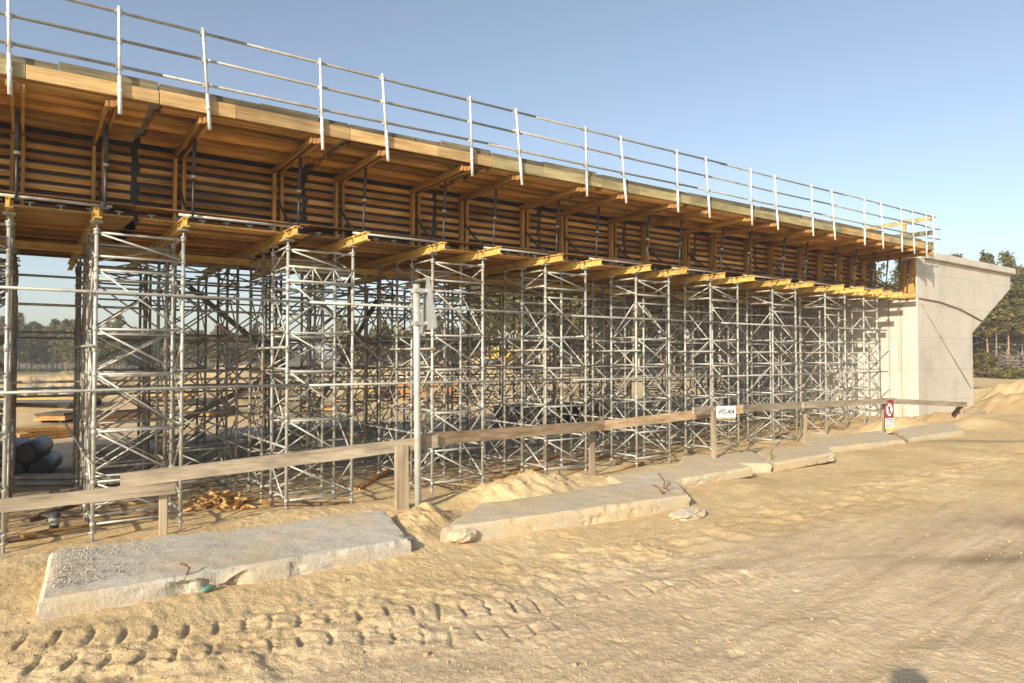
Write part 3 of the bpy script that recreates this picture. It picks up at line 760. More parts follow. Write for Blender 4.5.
# ================================================================== FENCE
def fpost(x, ytop, ybot, w, label, zg=.0, dpt=.06, lean=0, mat='fencepost', dz=0):
    q = on_z(x, ybot, zg); dist = (q-CAM).dot(FWD)
    h = (ybot-ytop)/FPX*dist
    o = MB().box(-w/2, w/2, -dpt/2, dpt/2, -.35, h).build('fence_post', M[mat], None, .006)
    o.location = (q.x, q.y, zg); o.rotation_euler = (R(lean), R(lean*.5), R(-8))
    tag(o, label, 'fence post', 'posts of the plank fence'); return q, h
F = []
F.append(fpost(163, 487, 531, .075, 'fence post at the end of the short left plank, behind the foreground slab'))
F.append(fpost(402, 446, 509, .15, 'broad fence post just left of the grey metal sign pole', lean=-1))
F.append(fpost(592, 426, 473, .085, 'fence post behind the yellow sand heap'))
F.append(fpost(714, 411, 466, .06, 'fence post carrying the white number sign'))
F.append(fpost(805, 404, 444, .05, 'thin fence post between number sign and warning board', lean=1))
F.append(fpost(884, 398, 433, .06, 'fence post carrying the red and white warning board'))
F.append(fpost(962, 404, 424, .06, 'last fence post at the right end by the abutment'))
def plank(pa, pb, hgt, th, label, mat='fencewood', off=-.05, sag=.0):
    a, b = Vector(pa), Vector(pb); d = (b-a); nrm = Vector((d.y, -d.x, 0)).normalized()
    if nrm.y > 0: nrm = -nrm
    a += nrm*(-off); b += nrm*(-off)
    nseg = 10; mb = MB(); pr = []
    for i in range(nseg+1):
        f = i/nseg; p = a.lerp(b, f); p.z -= sag*4*f*(1-f)
        hw = hgt*(1+.04*math.sin(i*2.1)); pr.append([p+nrm*th/2+Vector((0, 0, -hw/2)), p+nrm*th/2+Vector((0, 0, hw/2)), p-nrm*th/2+Vector((0, 0, hw/2)), p-nrm*th/2+Vector((0, 0, -hw/2))])
    vs = [v for q in pr for v in q]; fs = [(0, 1, 2, 3), tuple(nseg*4+i for i in (3, 2, 1, 0))]
    for i in range(nseg):
        for k in range(4): fs.append((i*4+k, (i+1)*4+k, (i+1)*4+(k+1) % 4, i*4+(k+1) % 4))
    mb.add(vs, fs); o = mb.build('fence_plank', M[mat]); bm = bmesh.new(); bm.from_mesh(o.data); bmesh.ops.recalc_face_normals(bm, faces=bm.faces); bm.to_mesh(o.data); bm.free()
    return tag(o, label, 'fence plank', 'planks of the low fence')
def atpost(i, y, extra=0):
    q, h = F[i]; dist = (q-CAM).dot(FWD)
    r = ray(512, y); 
    # height on the vertical line through the post seen at row y
    zc = EYE + ((q.x)*VX+(q.y)*VY)*((r.z)/(r.x*VX+r.y*VY))
    return Vector((q.x, q.y, zc))
def ext(a, b, f): return a+(b-a)*f
p0, p1, p2, p3, p4, p5, p6 = [atpost(i, y) for i, y in enumerate((489, 446, 431, 412, 405.5, 401.5, 403.5))]
def fp(x, y, i, f=0.0):
    pa = F[i][0].y; pb = F[min(i+1, 6)][0].y
    return on_p(x, y, pa+(pb-pa)*f)
plank(on_p(-60, 511, F[0][0].y+.15), fp(175, 486, 0, .05), .115, .04, 'short low fence plank running out of the left edge of the picture', off=-.06)
plank(fp(121, 479, 0, -.15), fp(434, 440, 1, .12), .135, .04, 'long fence plank between the left fence post and the sign pole', off=-.105)
plank(fp(414, 440, 1, .05), fp(606, 424.5, 2, .08), .14, .04, 'brown stained fence plank right of the sign pole', 'fencebrown', off=-.06)
plank(fp(590, 426, 2, .0), fp(738, 408.5, 3, .2), .135, .035, 'fence plank rising to the white number sign', 'fencebrown', off=-.10)
plank(fp(690, 411, 2, .8), fp(806, 404.5, 4, .0), .12, .035, 'fence plank right of the white number sign', off=-.055)
plank(fp(798, 405, 3, .93), fp(890, 400.5, 5, .05), .12, .035, 'fence plank ending at the warning board', off=-.095)
plank(fp(878, 400.5, 4, .95), fp(964, 404.5, 6), .12, .035, 'fence plank in front of the concrete abutment, right of the warning board', off=-.055)
q6, h6 = F[6]
o = MB().bar(p6+Vector((-.02, .0, -.05)), on_p(953, 416, p6.y+.25), .04, .12).build('fence_plank', M['oldwood']); tag(o, 'short brown plank leaning from the last fence post', 'fence plank', 'planks of the low fence')
o = MB().bar(on_z(957, 412, .25), on_z(985, 412, .2), .04, .10).build('fence_plank', M['fencewood']); tag(o, 'short low plank right of the last fence post', 'fence plank', 'planks of the low fence')

# ------------------------------------------------------------------ signs
def textmesh(txt, size, name, mat, parent, loc, rot):
    cu = bpy.data.curves.new(name, 'FONT'); cu.body = txt; cu.size = size; cu.align_x = 'CENTER'; cu.align_y = 'CENTER'; cu.extrude = .0015; cu.offset = .002
    o = bpy.data.objects.new('tmp', cu); C.objects.link(o)
    dg = bpy.context.evaluated_depsgraph_get(); me = bpy.data.meshes.new_from_object(o.evaluated_get(dg)); bpy.data.objects.remove(o)
    me.materials.clear(); me.materials.append(mat)
    p = link(name, me, parent); p.location = loc; p.rotation_euler = rot; return p
M['white'] = simple('white_sign_paint', [(.3, (.70, .69, .66)), (.7, (.84, .83, .80))], 9, .5, bs=0)
M['bag'] = simple('bag_cloth', [(.3, (.27, .26, .24)), (.7, (.42, .41, .38))], 4, .9)
M['signback'] = simple('bare_sign_back', [(.3, (.26, .28, .28)), (.7, (.36, .38, .38))], 6, .55, .2, bs=0)
M['ink'] = simple('black_sign_ink', [(.3, (.015, .015, .015)), (.7, (.03, .03, .03))], 9, .5, bs=0)
M['red'] = simple('red_sign_paint', [(.3, (.15, .03, .028)), (.7, (.24, .045, .04))], 9, .5, bs=0)
M['signyellow'] = simple('yellow_sign_paint', [(.3, (.7, .42, .05)), (.7, (.82, .52, .08))], 9, .5, bs=0)
def facing(q):      # yaw so that local -Y looks at the road
    return math.atan2(q.y, q.x)-math.pi/2
qs = atpost(3, 411); dist = (qs-CAM).dot(FWD)
yaw = R(-28)
W = 19.5/FPX*dist; H = 11/FPX*dist
off = Vector((math.sin(yaw), -math.cos(yaw), 0))*.16
qc = qs+off+Vector((math.cos(yaw), math.sin(yaw), 0))*(8.5/FPX*dist)
t = thing('number_sign', 'small white sign reading WD-404 nailed to a fence post', 'sign', qc, yaw)
MB().box(-W/2, W/2, 0, .02, -H/2, H/2).build('panel', M['white'], t)
MB().box(-W/2, W/2, .0, .022, -H/2-.03, -H/2-.001).build('backing_lath', M['fencewood'], t)
lt = textmesh('WD-404', H*.62, 'lettering', M['ink'], t, (0, -.002, -.003), (R(90), 0, 0)); xs_ = [v.co.x for v in lt.data.vertices]; k_ = W*.86/(max(xs_)-min(xs_)); lt.scale = (min(1, k_), 1, 1)
qs = atpost(5, 414); dist = (qs-CAM).dot(FWD)
yaw = R(-22); off = Vector((math.sin(yaw), -math.cos(yaw), 0))*.16
W = 10.5/FPX*dist; H = 29/FPX*dist
t = thing('warning_board', 'tall red and white no entry board on a fence post by the abutment', 'sign', qs+off, yaw)
MB().box(-W/2, W/2, 0, .02, -H/2, H/2).build('board', M['red'], t)
def disc(rx, rz, cx, cz, y, n=28, rin=0):
    vs = []; fs = []
    for i in range(n):
        a = 2*math.pi*i/n; vs.append((cx+rx*math.cos(a), y, cz+rz*math.sin(a)))
    if rin:
        for i in range(n):
            a = 2*math.pi*i/n; vs.append((cx+rx*rin*math.cos(a), y, cz+rz*rin*math.sin(a)))
        fs = [(i, (i+1) % n, n+(i+1) % n, n+i) for i in range(n)]
    else: fs = [tuple(range(n))]
    return MB().add(vs, fs)
zc = H*.17
disc(W*.42, H*.27, 0, zc, -.003).build('round_field', M['white'], t)
disc(W*.42, H*.27, 0, zc, -.006, rin=.80).build('red_ring', M['red'], t)
fg = MB().bar((-W*.03, -.007, zc-.01), (W*.05, -.007, zc+H*.10), .004, W*.16).bar((W*.0, -.007, zc), (-W*.14, -.007, zc-H*.14), .004, W*.08).bar((W*.0, -.007, zc), (W*.12, -.007, zc-H*.15), .004, W*.08).bar((W*.0, -.007, zc+H*.07), (-W*.16, -.007, zc+H*.02), .004, W*.06)
fg.add([(W*.06+W*.07*math.cos(i*.524), -.0085, zc+H*.155+W*.09*math.sin(i*.524)) for i in range(12)], [tuple(range(12))]).build('walking_figure', M['ink'], t)
MB().bar((W*.24, -.0085, zc-H*.17), (-W*.24, -.0085, zc+H*.17), .004, W*.09).build('red_slash', M['red'], t)
MB().box(-W*.46, W*.46, -.004, -.001, -H*.47, -H*.12).build('text_panel', M['white'], t)
MB().box(-W*.46, W*.46, -.006, -.0045, -H*.495, -H*.455).build('yellow_edge', M['signyellow'], t)
ln = MB(); r_ = random.Random(4)
for j in range(4):
    z = -H*(.17+.075*j); u = -W*.38
    while u < W*.36:
        w = r_.uniform(.04, .09)*W; ln.box(u, min(u+w, W*.38), -.0065, -.0048, z-H*.018, z+H*.018); u += w+W*.025
ln.build('small_print', M['ink'], t)
# sign pole with the triangular plate seen edge on
q = on_z(418.5, 507, .02); dist = (q-CAM).dot(FWD); hp = (507-284)/FPX*dist
t = thing('road_sign', 'grey metal sign pole with a triangular plate turned edge on', 'road sign', q)
MB().tube([(0, 0, -.4), (-.02, 0, hp*.5), (-.035, .0, hp)], .038, 14).build('pole', M['galv'], t)
ang = math.atan2(q.y, q.x)+R(15)
dv = Vector((math.cos(ang), math.sin(ang), 0)); nv = Vector((-dv.y, dv.x, 0))
zt, zb = hp+.13, hp-.50; hw = .37; cpt = Vector((-.035, 0, 0))-nv*.055+RGT*.075
tri = []
def rounded(pts, rr, n=5):
    out = []
    for i in range(3):
        p, a, b = Vector(pts[i]), Vector(pts[i-1]), Vector(pts[(i+1) % 3])
        u, v = (a-p).normalized()*rr, (b-p).normalized()*rr
        for k in range(n): f = k/(n-1); out.append((p+u)*(1-f)**2+p*2*f*(1-f)+(p+v)*f*f)
    return out
o2 = rounded([(-hw, zb), (hw, zb), (0, zt)], .07); n = len(o2)
vs = [cpt+dv*p.x+Vector((0, 0, p.y))+nv*e for e in (-.006, .006) for p in o2]
MB().add(vs, [tuple(range(n))[::-1], tuple(range(n, 2*n))]+[(i, (i+1) % n, n+(i+1) % n, n+i) for i in range(n)]).build('plate', M['signback'], t)
for z in (hp-.07, hp-.43):
    MB().box(-.075, .06, -.055, .055, z-.022, z+.022).tube([(.05, -.05, z), (.11, -.06, z)], .018).build('clamp', M['galv'], t)

# ================================================================== SITE CLUTTER UNDER AND BEHIND THE BRIDGE
r_ = random.Random(21)
# sole boards under the scaffold feet
cnt = 0
for r, (p, d) in enumerate(ROWS):
    for y in (p, p+d):
        for j in range(4):
            a = -1.8+6.6*j+r_.uniform(-.3, .3); L = 5.8
            o = MB().box(0, L, -.11, .11, 0, .05).build('sole_board', M['oldwood'], None, .004)
            o.location = (a, y, E(H0)-.06); o.rotation_euler = (0, 0, R(r_.uniform(-1, 1)))
            tag(o, f'timber sole board under {"front" if y == p else "back"} feet of the {RN[r]}, {ORD[j]} from the left', 'timber', 'sole boards under the scaffold feet')
# loose planks lying on the ground
for j in range(26):
    x = r_.uniform(-1, 24); y = r_.uniform(10.2, 17); L = r_.uniform(1.2, 3.5)
    o = MB().box(-L/2, L/2, -.07, .07, 0, .045).build('loose_plank', M['oldwood'] if j % 3 else M['formX'], None, .004)
    o.location = (x, y, hz(x, y)+.02); o.rotation_euler = (R(r_.uniform(-4, 4)), R(r_.uniform(-2, 2)), R(r_.gauss(10, 35)))
    tag(o, 'loose plank lying on the sand among the scaffold feet', 'plank', 'loose planks among the scaffold feet')
# heap of fresh off-cuts
qh = on_ground(224, 506)
for j in range(46):
    x = qh.x+r_.gauss(0, .32); y = qh.y+r_.gauss(0, .26); L = r_.uniform(.15, .5)
    d_ = math.hypot(x-qh.x, y-qh.y); z = hz(x, y)+max(.02, .30-.5*d_)*r_.random()+.03
    o = MB().box(-L/2, L/2, -.04, .04, -.02, .02).build('wood_offcut', M['freshwood'])
    o.location = (x, y, z); o.rotation_euler = (R(r_.uniform(-40, 40)), R(r_.uniform(-30, 30)), R(r_.uniform(0, 180)))
    tag(o, 'short fresh yellow timber off-cut in the heap behind the foreground slab', 'wood off-cut', 'heap of timber off-cuts')
# dark pipe bundle, tubes and tarpaulins on the left
q = on_z(22, 477, BASE)
for j, (dx, dy, dz) in enumerate(((0, 0, .23), (.50, .1, .23), (-.50, -.1, .23), (.25, .05, .63), (-.26, 0, .63))):
    mb = MB().tube([(0, -.9, 0), (0, -.88, 0), (0, .88, 0), (0, .9, 0)], [.20, .235, .235, .20], 20)
    for k in range(3): mb.tube([(0, -.905-.002*k, 0), (0, -.9, 0)], .16-.045*k, 18)
    o = mb.build('membrane_roll', M['black']); o.location = (q.x+dx*.95, q.y+dy, hz(q.x, q.y)+dz); o.rotation_euler = (0, 0, R(-14+dx*8))
    tag(o, 'thick dark roll lying in the stack behind the left scaffold', 'roll', 'stack of dark rolls')
for j, (px, Z, w, n_, rz) in enumerate(((120, 30, 2.4, 4, 12), (165, 38, 3.0, 6, -20), (215, 33, 2.2, 3, 40), (262, 42, 3.2, 7, 5), (330, 36, 2.6, 4, -35), (385, 44, 3.0, 6, 18), (452, 40, 2.6, 5, -10), (90, 44, 3.0, 6, 30), (62, 30, 1.8, 3, 60))):
    q = at_dist(px, Z, 0); q.z = hz(q.x, q.y)
    t = thing('timber_stack', '', 'timber stack', q, R(rz)); t['group'] = 'timber stacks behind the scaffold'
    t['label'] = f'stack of boards on bearers on the sand beyond the scaffold, {["third", "fourth", "fifth", "sixth", "seventh", "eighth", "ninth", "second", "first"][j]} from the left'
    for y in (-.4, .4): MB().box(-w/2+.1, w/2-.1, y-.05, y+.05, 0, .1).build('bearer', M['oldwood'], t)
    for k in range(n_): MB().box(-w/2+r_.uniform(-.1, .1), w/2+r_.uniform(-.1, .1), -.6+r_.uniform(-.05, .05), .6, .1+k*.1, .19+k*.1).build('board_layer', M[['freshwood', 'oldwood', 'formX', 'fencewood'][(j+k//2) % 4]], t)
q = on_z(30, 487, BASE)
for j in range(7):
    o = MB().tube([(-2.4, 0, 0), (2.4, 0, 0)], .045, 10).build('steel_pipe', M['galv_old']); o.location = (q.x+.1*j, q.y+(j % 4)*.12+ (j//4)*.06, BASE+.07+(j//4)*.09); o.rotation_euler = (0, 0, R(-32))
    tag(o, 'long grey steel pipe in the bundle lying behind the left scaffold tower', 'pipe', 'bundle of steel pipes')
q = on_ground(54, 531)
t = thing('tool_bucket', 'dark bucket with a pale label near the foot of the left tower', 'bucket', (q.x, q.y, hz(q.x, q.y)))
MB().tube([(0, 0, 0), (0, 0, .30)], [.065, .08], 16).build('body', M['black'], t); MB().tube([(0, 0, .10), (0, 0, .22)], [.074, .08], 16, False).build('label_band', M['bag'], t)
# flat concrete slabs and beam stacks in shade
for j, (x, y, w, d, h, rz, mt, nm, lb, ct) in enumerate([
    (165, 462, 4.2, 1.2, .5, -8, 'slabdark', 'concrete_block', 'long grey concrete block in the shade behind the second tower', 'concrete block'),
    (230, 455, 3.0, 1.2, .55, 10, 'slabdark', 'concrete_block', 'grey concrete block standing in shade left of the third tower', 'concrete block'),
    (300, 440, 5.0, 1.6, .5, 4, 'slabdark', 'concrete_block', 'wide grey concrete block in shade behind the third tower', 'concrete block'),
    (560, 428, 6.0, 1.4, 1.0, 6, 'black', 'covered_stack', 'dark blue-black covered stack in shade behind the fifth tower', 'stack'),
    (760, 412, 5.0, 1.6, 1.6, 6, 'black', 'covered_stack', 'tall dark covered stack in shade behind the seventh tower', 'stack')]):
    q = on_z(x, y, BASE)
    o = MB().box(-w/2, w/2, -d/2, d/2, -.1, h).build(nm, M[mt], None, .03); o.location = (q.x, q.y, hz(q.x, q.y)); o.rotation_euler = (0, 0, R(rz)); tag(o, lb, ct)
# orange timber pile
q = on_z(57, 437, BASE)
for j in range(14):
    o = MB().box(-1.1, 1.1, -.09, .09, -.05, .05).build('timber_beam', M['formX']); o.location = (q.x+r_.uniform(-.3, .3), q.y+(j % 5)*.22-.4, hz(q.x, q.y)+.08+(j//5)*.12); o.rotation_euler = (0, R(r_.uniform(-3, 3)), R(15+r_.uniform(-9, 9)))
    tag(o, 'orange formwork beam in the small pile behind the left scaffold tower', 'timber beam', 'pile of orange formwork beams')

# machines
M['machine'] = simple('machine_yellow', [(.3, (.40, .24, .04)), (.7, (.58, .36, .06))], 3, .45)
M['glass'] = simple('cab_glass', [(.3, (.03, .04, .05)), (.7, (.07, .09, .10))], 2, .1)
M['tyre'] = simple('rubber', [(.3, (.02, .02, .02)), (.7, (.045, .04, .035))], 8, .9)
def excavator(loc, rz, label):
    t = thing('excavator', label, 'excavator', loc, rz)
    for y in (-1.05, 1.05):
        mb = MB(); n = 20; pr = []
        for i in range(n):
            a = 2*math.pi*i/n; pr.append((1.35*(1 if math.cos(a) > 0 else -1)+.45*math.cos(a), .45+.45*math.sin(a)))
        vs = [(x, y+e, z) for e in (-.28, .28) for x, z in pr]
        mb.add(vs, [tuple(range(n)), tuple(range(n, 2*n))[::-1]]+[(i, n+i, n+(i+1) % n, (i+1) % n) for i in range(n)]); mb.build('track', M['tyre'], t)
    MB().box(-1.7, 1.3, -1.2, 1.2, 1.0, 1.95).build('body', M['machine'], t, .08)
    MB().box(-2.0, -1.2, -1.15, 1.15, 1.05, 1.8).build('counterweight', M['darksteel'], t, .1)
    cab = MB().box(.2, 1.5, .2, 1.15, 1.96, 2.95).build('cab', M['machine'], t, .06)
    MB().box(.35, 1.515, .19, 1.16, 2.2, 2.8).build('window', M['glass'], cab)
    bm_ = MB().bar((1.0, -.3, 1.7), (3.2, -.3, 3.7), .35, .5).bar((3.2, -.3, 3.7), (5.0, -.3, 2.9), .33, .45).build('boom', M['machine'], t)
    MB().bar((4.95, -.3, 3.05), (5.3, -.3, 1.0), .28, .36).build('dipper', M['machine'], t)
    MB().add([(5.1+dx, -.3+dy, z) for dy in (-.5, .5) for dx, z in ((.2, 1.1), (-.5, .9), (-.75, .35), (-.2, .0), (.3, .2))], [(0, 1, 2, 3, 4), (9, 8, 7, 6, 5)]+[(i, 5+i, 5+(i+1) % 5, (i+1) % 5) for i in range(5)]).build('bucket', M['darksteel'], t)
    return t
q = at_dist(500, 66, 0); excavator((q.x, q.y, hz(q.x, q.y)-.05), R(25), 'yellow excavator parked far behind the scaffold near the forest edge')
# flatbed with white bags on the left
q = at_dist(46, 35, 0)
t = thing('flatbed_trailer', 'orange flatbed trailer behind the left scaffold', 'trailer', (q.x, q.y, hz(q.x, q.y)), R(-28))
MB().box(-3, 3, -1.1, 1.1, .75, .95).build('bed', M['machine'], t, .02); MB().box(-3, 3, -1.12, -1.06, .5, .75).build('side_rail', M['darksteel'], t)
for x in (-2, 1.6, 2.5):
    for y in (-.95, .95):
        MB().tube([(x, y-.14, .42), (x, y+.14, .42)], .42, 16).build('wheel', M['tyre'], t)
t.scale = (.8, .8, .55)
for j in range(4):
    mb = MB().ball((0, 0, .32), .36, j, .10, 3, (1, .95, .85)); o = mb.build('bulk_bag', M['bag']); o.location = (Matrix.Translation(t.location) @ Matrix.Rotation(R(-28), 4, 'Z')) @ Vector((-1.5+.98*(j % 4), -.4+.8*(j//4), .95)); o.location.z = hz(q.x, q.y)+.51
    tag(o, 'white bulk bag standing on the orange trailer', 'bulk bag', 'white bulk bags on the trailer')
q = at_dist(430, 42, 0)
t = thing('site_container', 'low orange and white skip behind the fourth tower', 'skip', (q.x, q.y, hz(q.x, q.y)), R(-30))
MB().add([(x*sx, y*sy, z) for z, sx, sy in ((.15, 1, 1), (1.3, 1.3, 1.1)) for x, y in ((-1.6, -.9), (1.6, -.9), (1.6, .9), (-1.6, .9))], [(3, 2, 1, 0), (0, 1, 5, 4), (1, 2, 6, 5), (2, 3, 7, 6), (3, 0, 4, 7)]).build('hull', M['orangeclamp'], t)
MB().box(-2.1, 2.1, -1.02, -.96, 1.25, 1.36).box(-2.1, 2.1, .96, 1.02, 1.25, 1.36).build('rim', M['white'], t)
MB().box(-1.5, 1.5, -.8, .8, 1.1, 1.22).build('fill', M['clod'], t)

# ================================================================== TREES
def leafmat(name, stops):
    m, nt, b = newmat(name)
    f = noise(nt, .9, 3, .6); r = objrand(nt)
    col = ramp(nt, f, stops); col = mix(nt, 1.0, col, ramp(nt, r, [(0, (.75, .8, .75)), (1, (1.2, 1.12, 1.0))]), 'MULTIPLY')
    nt.links.new(col, b.inputs['Base Color']); b.inputs['Roughness'].default_value = .8; b.inputs['Specular IOR Level'].default_value = .15
    tr = N(nt, 'ShaderNodeBsdfTranslucent'); nt.links.new(col, tr.inputs['Color']); ms = N(nt, 'ShaderNodeMixShader'); ms.inputs[0].default_value = .35
    nt.links.new(b.outputs[0], ms.inputs[1]); nt.links.new(tr.outputs[0], ms.inputs[2]); nt.links.new(ms.outputs[0], nt.nodes['Material Output'].inputs['Surface'])
    return m
M['needle'] = leafmat('pine_needles', [(.3, (.12, .115, .038)), (.55, (.20, .18, .062)), (.75, (.29, .245, .10))])
M['autumn'] = leafmat('autumn_leaves', [(.3, (.13, .10, .028)), (.55, (.21, .16, .042)), (.75, (.29, .225, .065))])
M['leaf'] = leafmat('green_leaves', [(.3, (.13, .13, .04)), (.55, (.20, .185, .056)), (.75, (.27, .235, .08))])
M['pinebark'] = simple('pine_bark', [(.3, (.17, .11, .07)), (.7, (.36, .24, .155))], 5, .9, rnd=.2)
M['birchbark'] = simple('birch_bark', [(.34, (.10, .09, .08)), (.44, (.52, .49, .44)), (.7, (.66, .63, .57))], 5, .8, stretch=(1, 1, 3))
M['brush'] = simple('dead_brush', [(.3, (.13, .10, .075)), (.7, (.30, .24, .19))], 5, .9)
def crown_mesh(name, mat, seed, H, zlo, rad, kind, nclump, nleaf, ls):
    rr = random.Random(seed); V = []; Fc = []
    for c in range(nclump):
        f = rr.random(); z = zlo+(H-zlo)*f
        if kind == 'pine': rmax = rad*(1-f**1.6)*(.55+.6*rr.random())+.25
        elif kind == 'spruce': rmax = rad*(1-f)*(.8+.4*rr.random())+.15
        else: rmax = rad*math.sin(math.pi*(.12+.84*f))**.7*(.6+.5*rr.random())
        a = rr.uniform(0, 6.283); q = rmax*math.sqrt(rr.random()*.85+.15)
        cx, cy = q*math.cos(a), q*math.sin(a); cr = rr.uniform(.35, .75)*(.55 if kind == 'spruce' else .8)*rad/2.2
        for l in range(nleaf):
            d = Vector((rr.gauss(0, 1), rr.gauss(0, 1), rr.gauss(0, .55)))*cr*.6
            p = Vector((cx, cy, z))+d
            u = Vector((rr.gauss(0, 1), rr.gauss(0, 1), rr.gauss(0, .6))).normalized(); w = u.cross(Vector((rr.gauss(0, 1), rr.gauss(0, 1), rr.gauss(0, 1)))).normalized()
            s = ls*rr.uniform(.6, 1.4); o = len(V)
            V += [p-u*s, p+w*s*.45, p+u*s, p-w*s*.45]; Fc.append((o, o+1, o+2, o+3))
    me = bpy.data.meshes.new(name); me.from_pydata([tuple(v) for v in V], [], Fc); me.materials.append(mat); me.update(); return me
def trunk_mesh(name, mat, seed, H, r0, zlo, nlimb, rad):
    rr = random.Random(seed); mb = MB(); pts = []; bx = by = 0
    for i in range(8):
        f = i/7; bx += rr.gauss(0, .05); by += rr.gauss(0, .05); pts.append(Vector((bx, by, -.3+f*(H*.96+.3))))
    mb.tube(pts, [r0*(1-.85*i/7) for i in range(8)], 7)
    for j in range(nlimb):
        f = rr.uniform(zlo/H, .95); p = pts[min(6, int(f*7))].lerp(pts[min(7, int(f*7)+1)], f*7-int(f*7)); a = rr.uniform(0, 6.283); L = rad*(1.05-f)*rr.uniform(.6, 1.3)+.2
        e = p+Vector((math.cos(a)*L, math.sin(a)*L, L*rr.uniform(-.1, .5))); mb.tube([p, p.lerp(e, .5)+Vector((0, 0, .05)), e], [r0*.25, r0*.17, r0*.05], 5)
    return mb.mesh(name, mat)
KINDS = {}
def kind(key, variants): KINDS[key] = variants
def mk(key, tm, cm, n, H, zf, rad, ck, ncl, nl, ls, r0, nlimb):
    L = []
    for i in range(n):
        h = H*(.9+.2*i/max(1, n-1)); z0 = h*zf*(.85+.3*random.random())
        L.append((trunk_mesh('trunk', tm, hash(key) % 97+i, h, r0, z0*.8, nlimb, rad), crown_mesh('crown', cm, len(key)*31+i*7, h, z0, rad, ck, ncl, nl, ls)))
    KINDS[key] = L
mk('pine', M['pinebark'], M['needle'], 4, 15, .38, 2.6, 'pine', 95, 30, .24, .15, 16)
mk('young_pine', M['pinebark'], M['needle'], 3, 9.5, .22, 2.3, 'pine', 90, 30, .26, .12, 12)
mk('birch', M['birchbark'], M['autumn'], 3, 13, .42, 1.7, 'round', 70, 20, .19, .12, 16)
mk('broadleaf', M['pinebark'], M['leaf'], 3, 9, .22, 2.5, 'round', 85, 30, .26, .13, 14)
mk('autumn_tree', M['pinebark'], M['autumn'], 2, 8.5, .25, 2.1, 'round', 70, 26, .24, .11, 14)
mk('spruce', M['pinebark'], M['needle'], 2, 13, .10, 2.2, 'spruce', 70, 24, .22, .14, 10)
TL = {'pine': 'tall pine with a bare reddish trunk and dark crown at the forest edge',
      'young_pine': 'young dark green pine in the wood beyond the bridge',
      'birch': 'slim white-barked birch with thin golden leaves at the forest edge',
      'broadleaf': 'leafy green tree in the wood beyond the bridge',
      'autumn_tree': 'golden autumn tree in the wood beyond the bridge',
      'spruce': 'dark pointed spruce at the forest edge'}
NM = {'pine': 'pine_tree', 'young_pine': 'young_pine_tree', 'birch': 'birch_tree', 'broadleaf': 'broadleaf_tree', 'autumn_tree': 'autumn_tree', 'spruce': 'spruce_tree'}
rt = random.Random(77)
def plant(key, px, Z, hscale=1.0):
    q = at_dist(px, Z, 0); z = float(height(np.array([q.x]), np.array([q.y]), False)[0])
    tm, cm = rt.choice(KINDS[key])
    o = thing(NM[key], TL[key], 'tree', (q.x, q.y, z-.1), rt.uniform(0, 6.28), TL[key].replace(' with', 's with', 1) if False else 'trees: '+NM[key].replace('_', ' ')+'s beyond the bridge')
    s = hscale*rt.uniform(.88, 1.1); o.scale = (s, s, s)
    link('trunk', tm, o); link('crown', cm, o)
def pick(w):
    t = rt.random()*sum(w.values())
    for k_, v in w.items():
        t -= v
        if t <= 0: return k_
    return k_
for i in range(120):
    px = 480+(1120-480)*(i+rt.random())/120; Z = rt.choice([rt.uniform(74, 84), rt.uniform(84, 112)])
    plant(pick({'pine': 6, 'birch': 2.2, 'spruce': 1.2, 'broadleaf': .5}), px, Z, 1.0 if px < 880 else .84)
for i in range(26):
    px = 960+100*rt.random(); plant(pick({'pine': 6, 'birch': 2.4, 'spruce': 1.5}), px, rt.uniform(80, 105), .84)
for i in range(34):
    px = 338+160*(i+rt.random())/34; plant(pick({'young_pine': 3, 'autumn_tree': 3, 'broadleaf': 3}), px, rt.uniform(112, 140), .80)
for i in range(96):
    px = -140+430*(i+rt.random())/96; Z = rt.uniform(118, 150)
    plant(pick({'young_pine': 4, 'broadleaf': 3.5, 'autumn_tree': 1.2, 'birch': .4}), px, Z, (1.0 if px < 120 else .78))
# far wood on the horizon: one mass
mb = MB(); V = []; Fc = []
for i in range(420):
    px = rt.uniform(-350, 1300); Z = rt.uniform(330, 430); q = at_dist(px, Z, -1.5)
    for l in range(34):
        f = rt.random(); p = q+Vector((rt.gauss(0, 1.8), rt.gauss(0, 1.8), .5+f*5.2)); u = Vector((rt.gauss(0, 1), rt.gauss(0, 1), rt.gauss(0, 1))).normalized(); w = u.cross(Vector((.3, .5, .9))).normalized(); s = rt.uniform(.6, 1.3); o = len(V)
        V += [p-u*s, p+w*s*.7, p+u*s, p-w*s*.7]; Fc.append((o, o+1, o+2, o+3))
for i in range(330):
    px = rt.choice([rt.uniform(470, 900), rt.uniform(940, 1180)]); Z = rt.uniform(118, 150); q = at_dist(px, Z, -.6); hh = rt.uniform(3, 6.5)
    for l in range(40):
        f = rt.random(); p = q+Vector((rt.gauss(0, 1.2), rt.gauss(0, 1.2), .2+f*hh)); u = Vector((rt.gauss(0, 1), rt.gauss(0, 1), rt.gauss(0, 1))).normalized(); w = u.cross(Vector((.3, .5, .9))).normalized(); s = rt.uniform(.3, .6); o = len(V)
        V += [p-u*s, p+w*s*.7, p+u*s, p-w*s*.7]; Fc.append((o, o+1, o+2, o+3))
me = bpy.data.meshes.new('far_wood'); me.from_pydata([tuple(v) for v in V], [], Fc); me.materials.append(M['needle']); me.update()
o = link('far_wood', me); o['kind'] = 'stuff'; o['label'] = 'low far-off wood and undergrowth along the horizon'; o['category'] = 'forest'
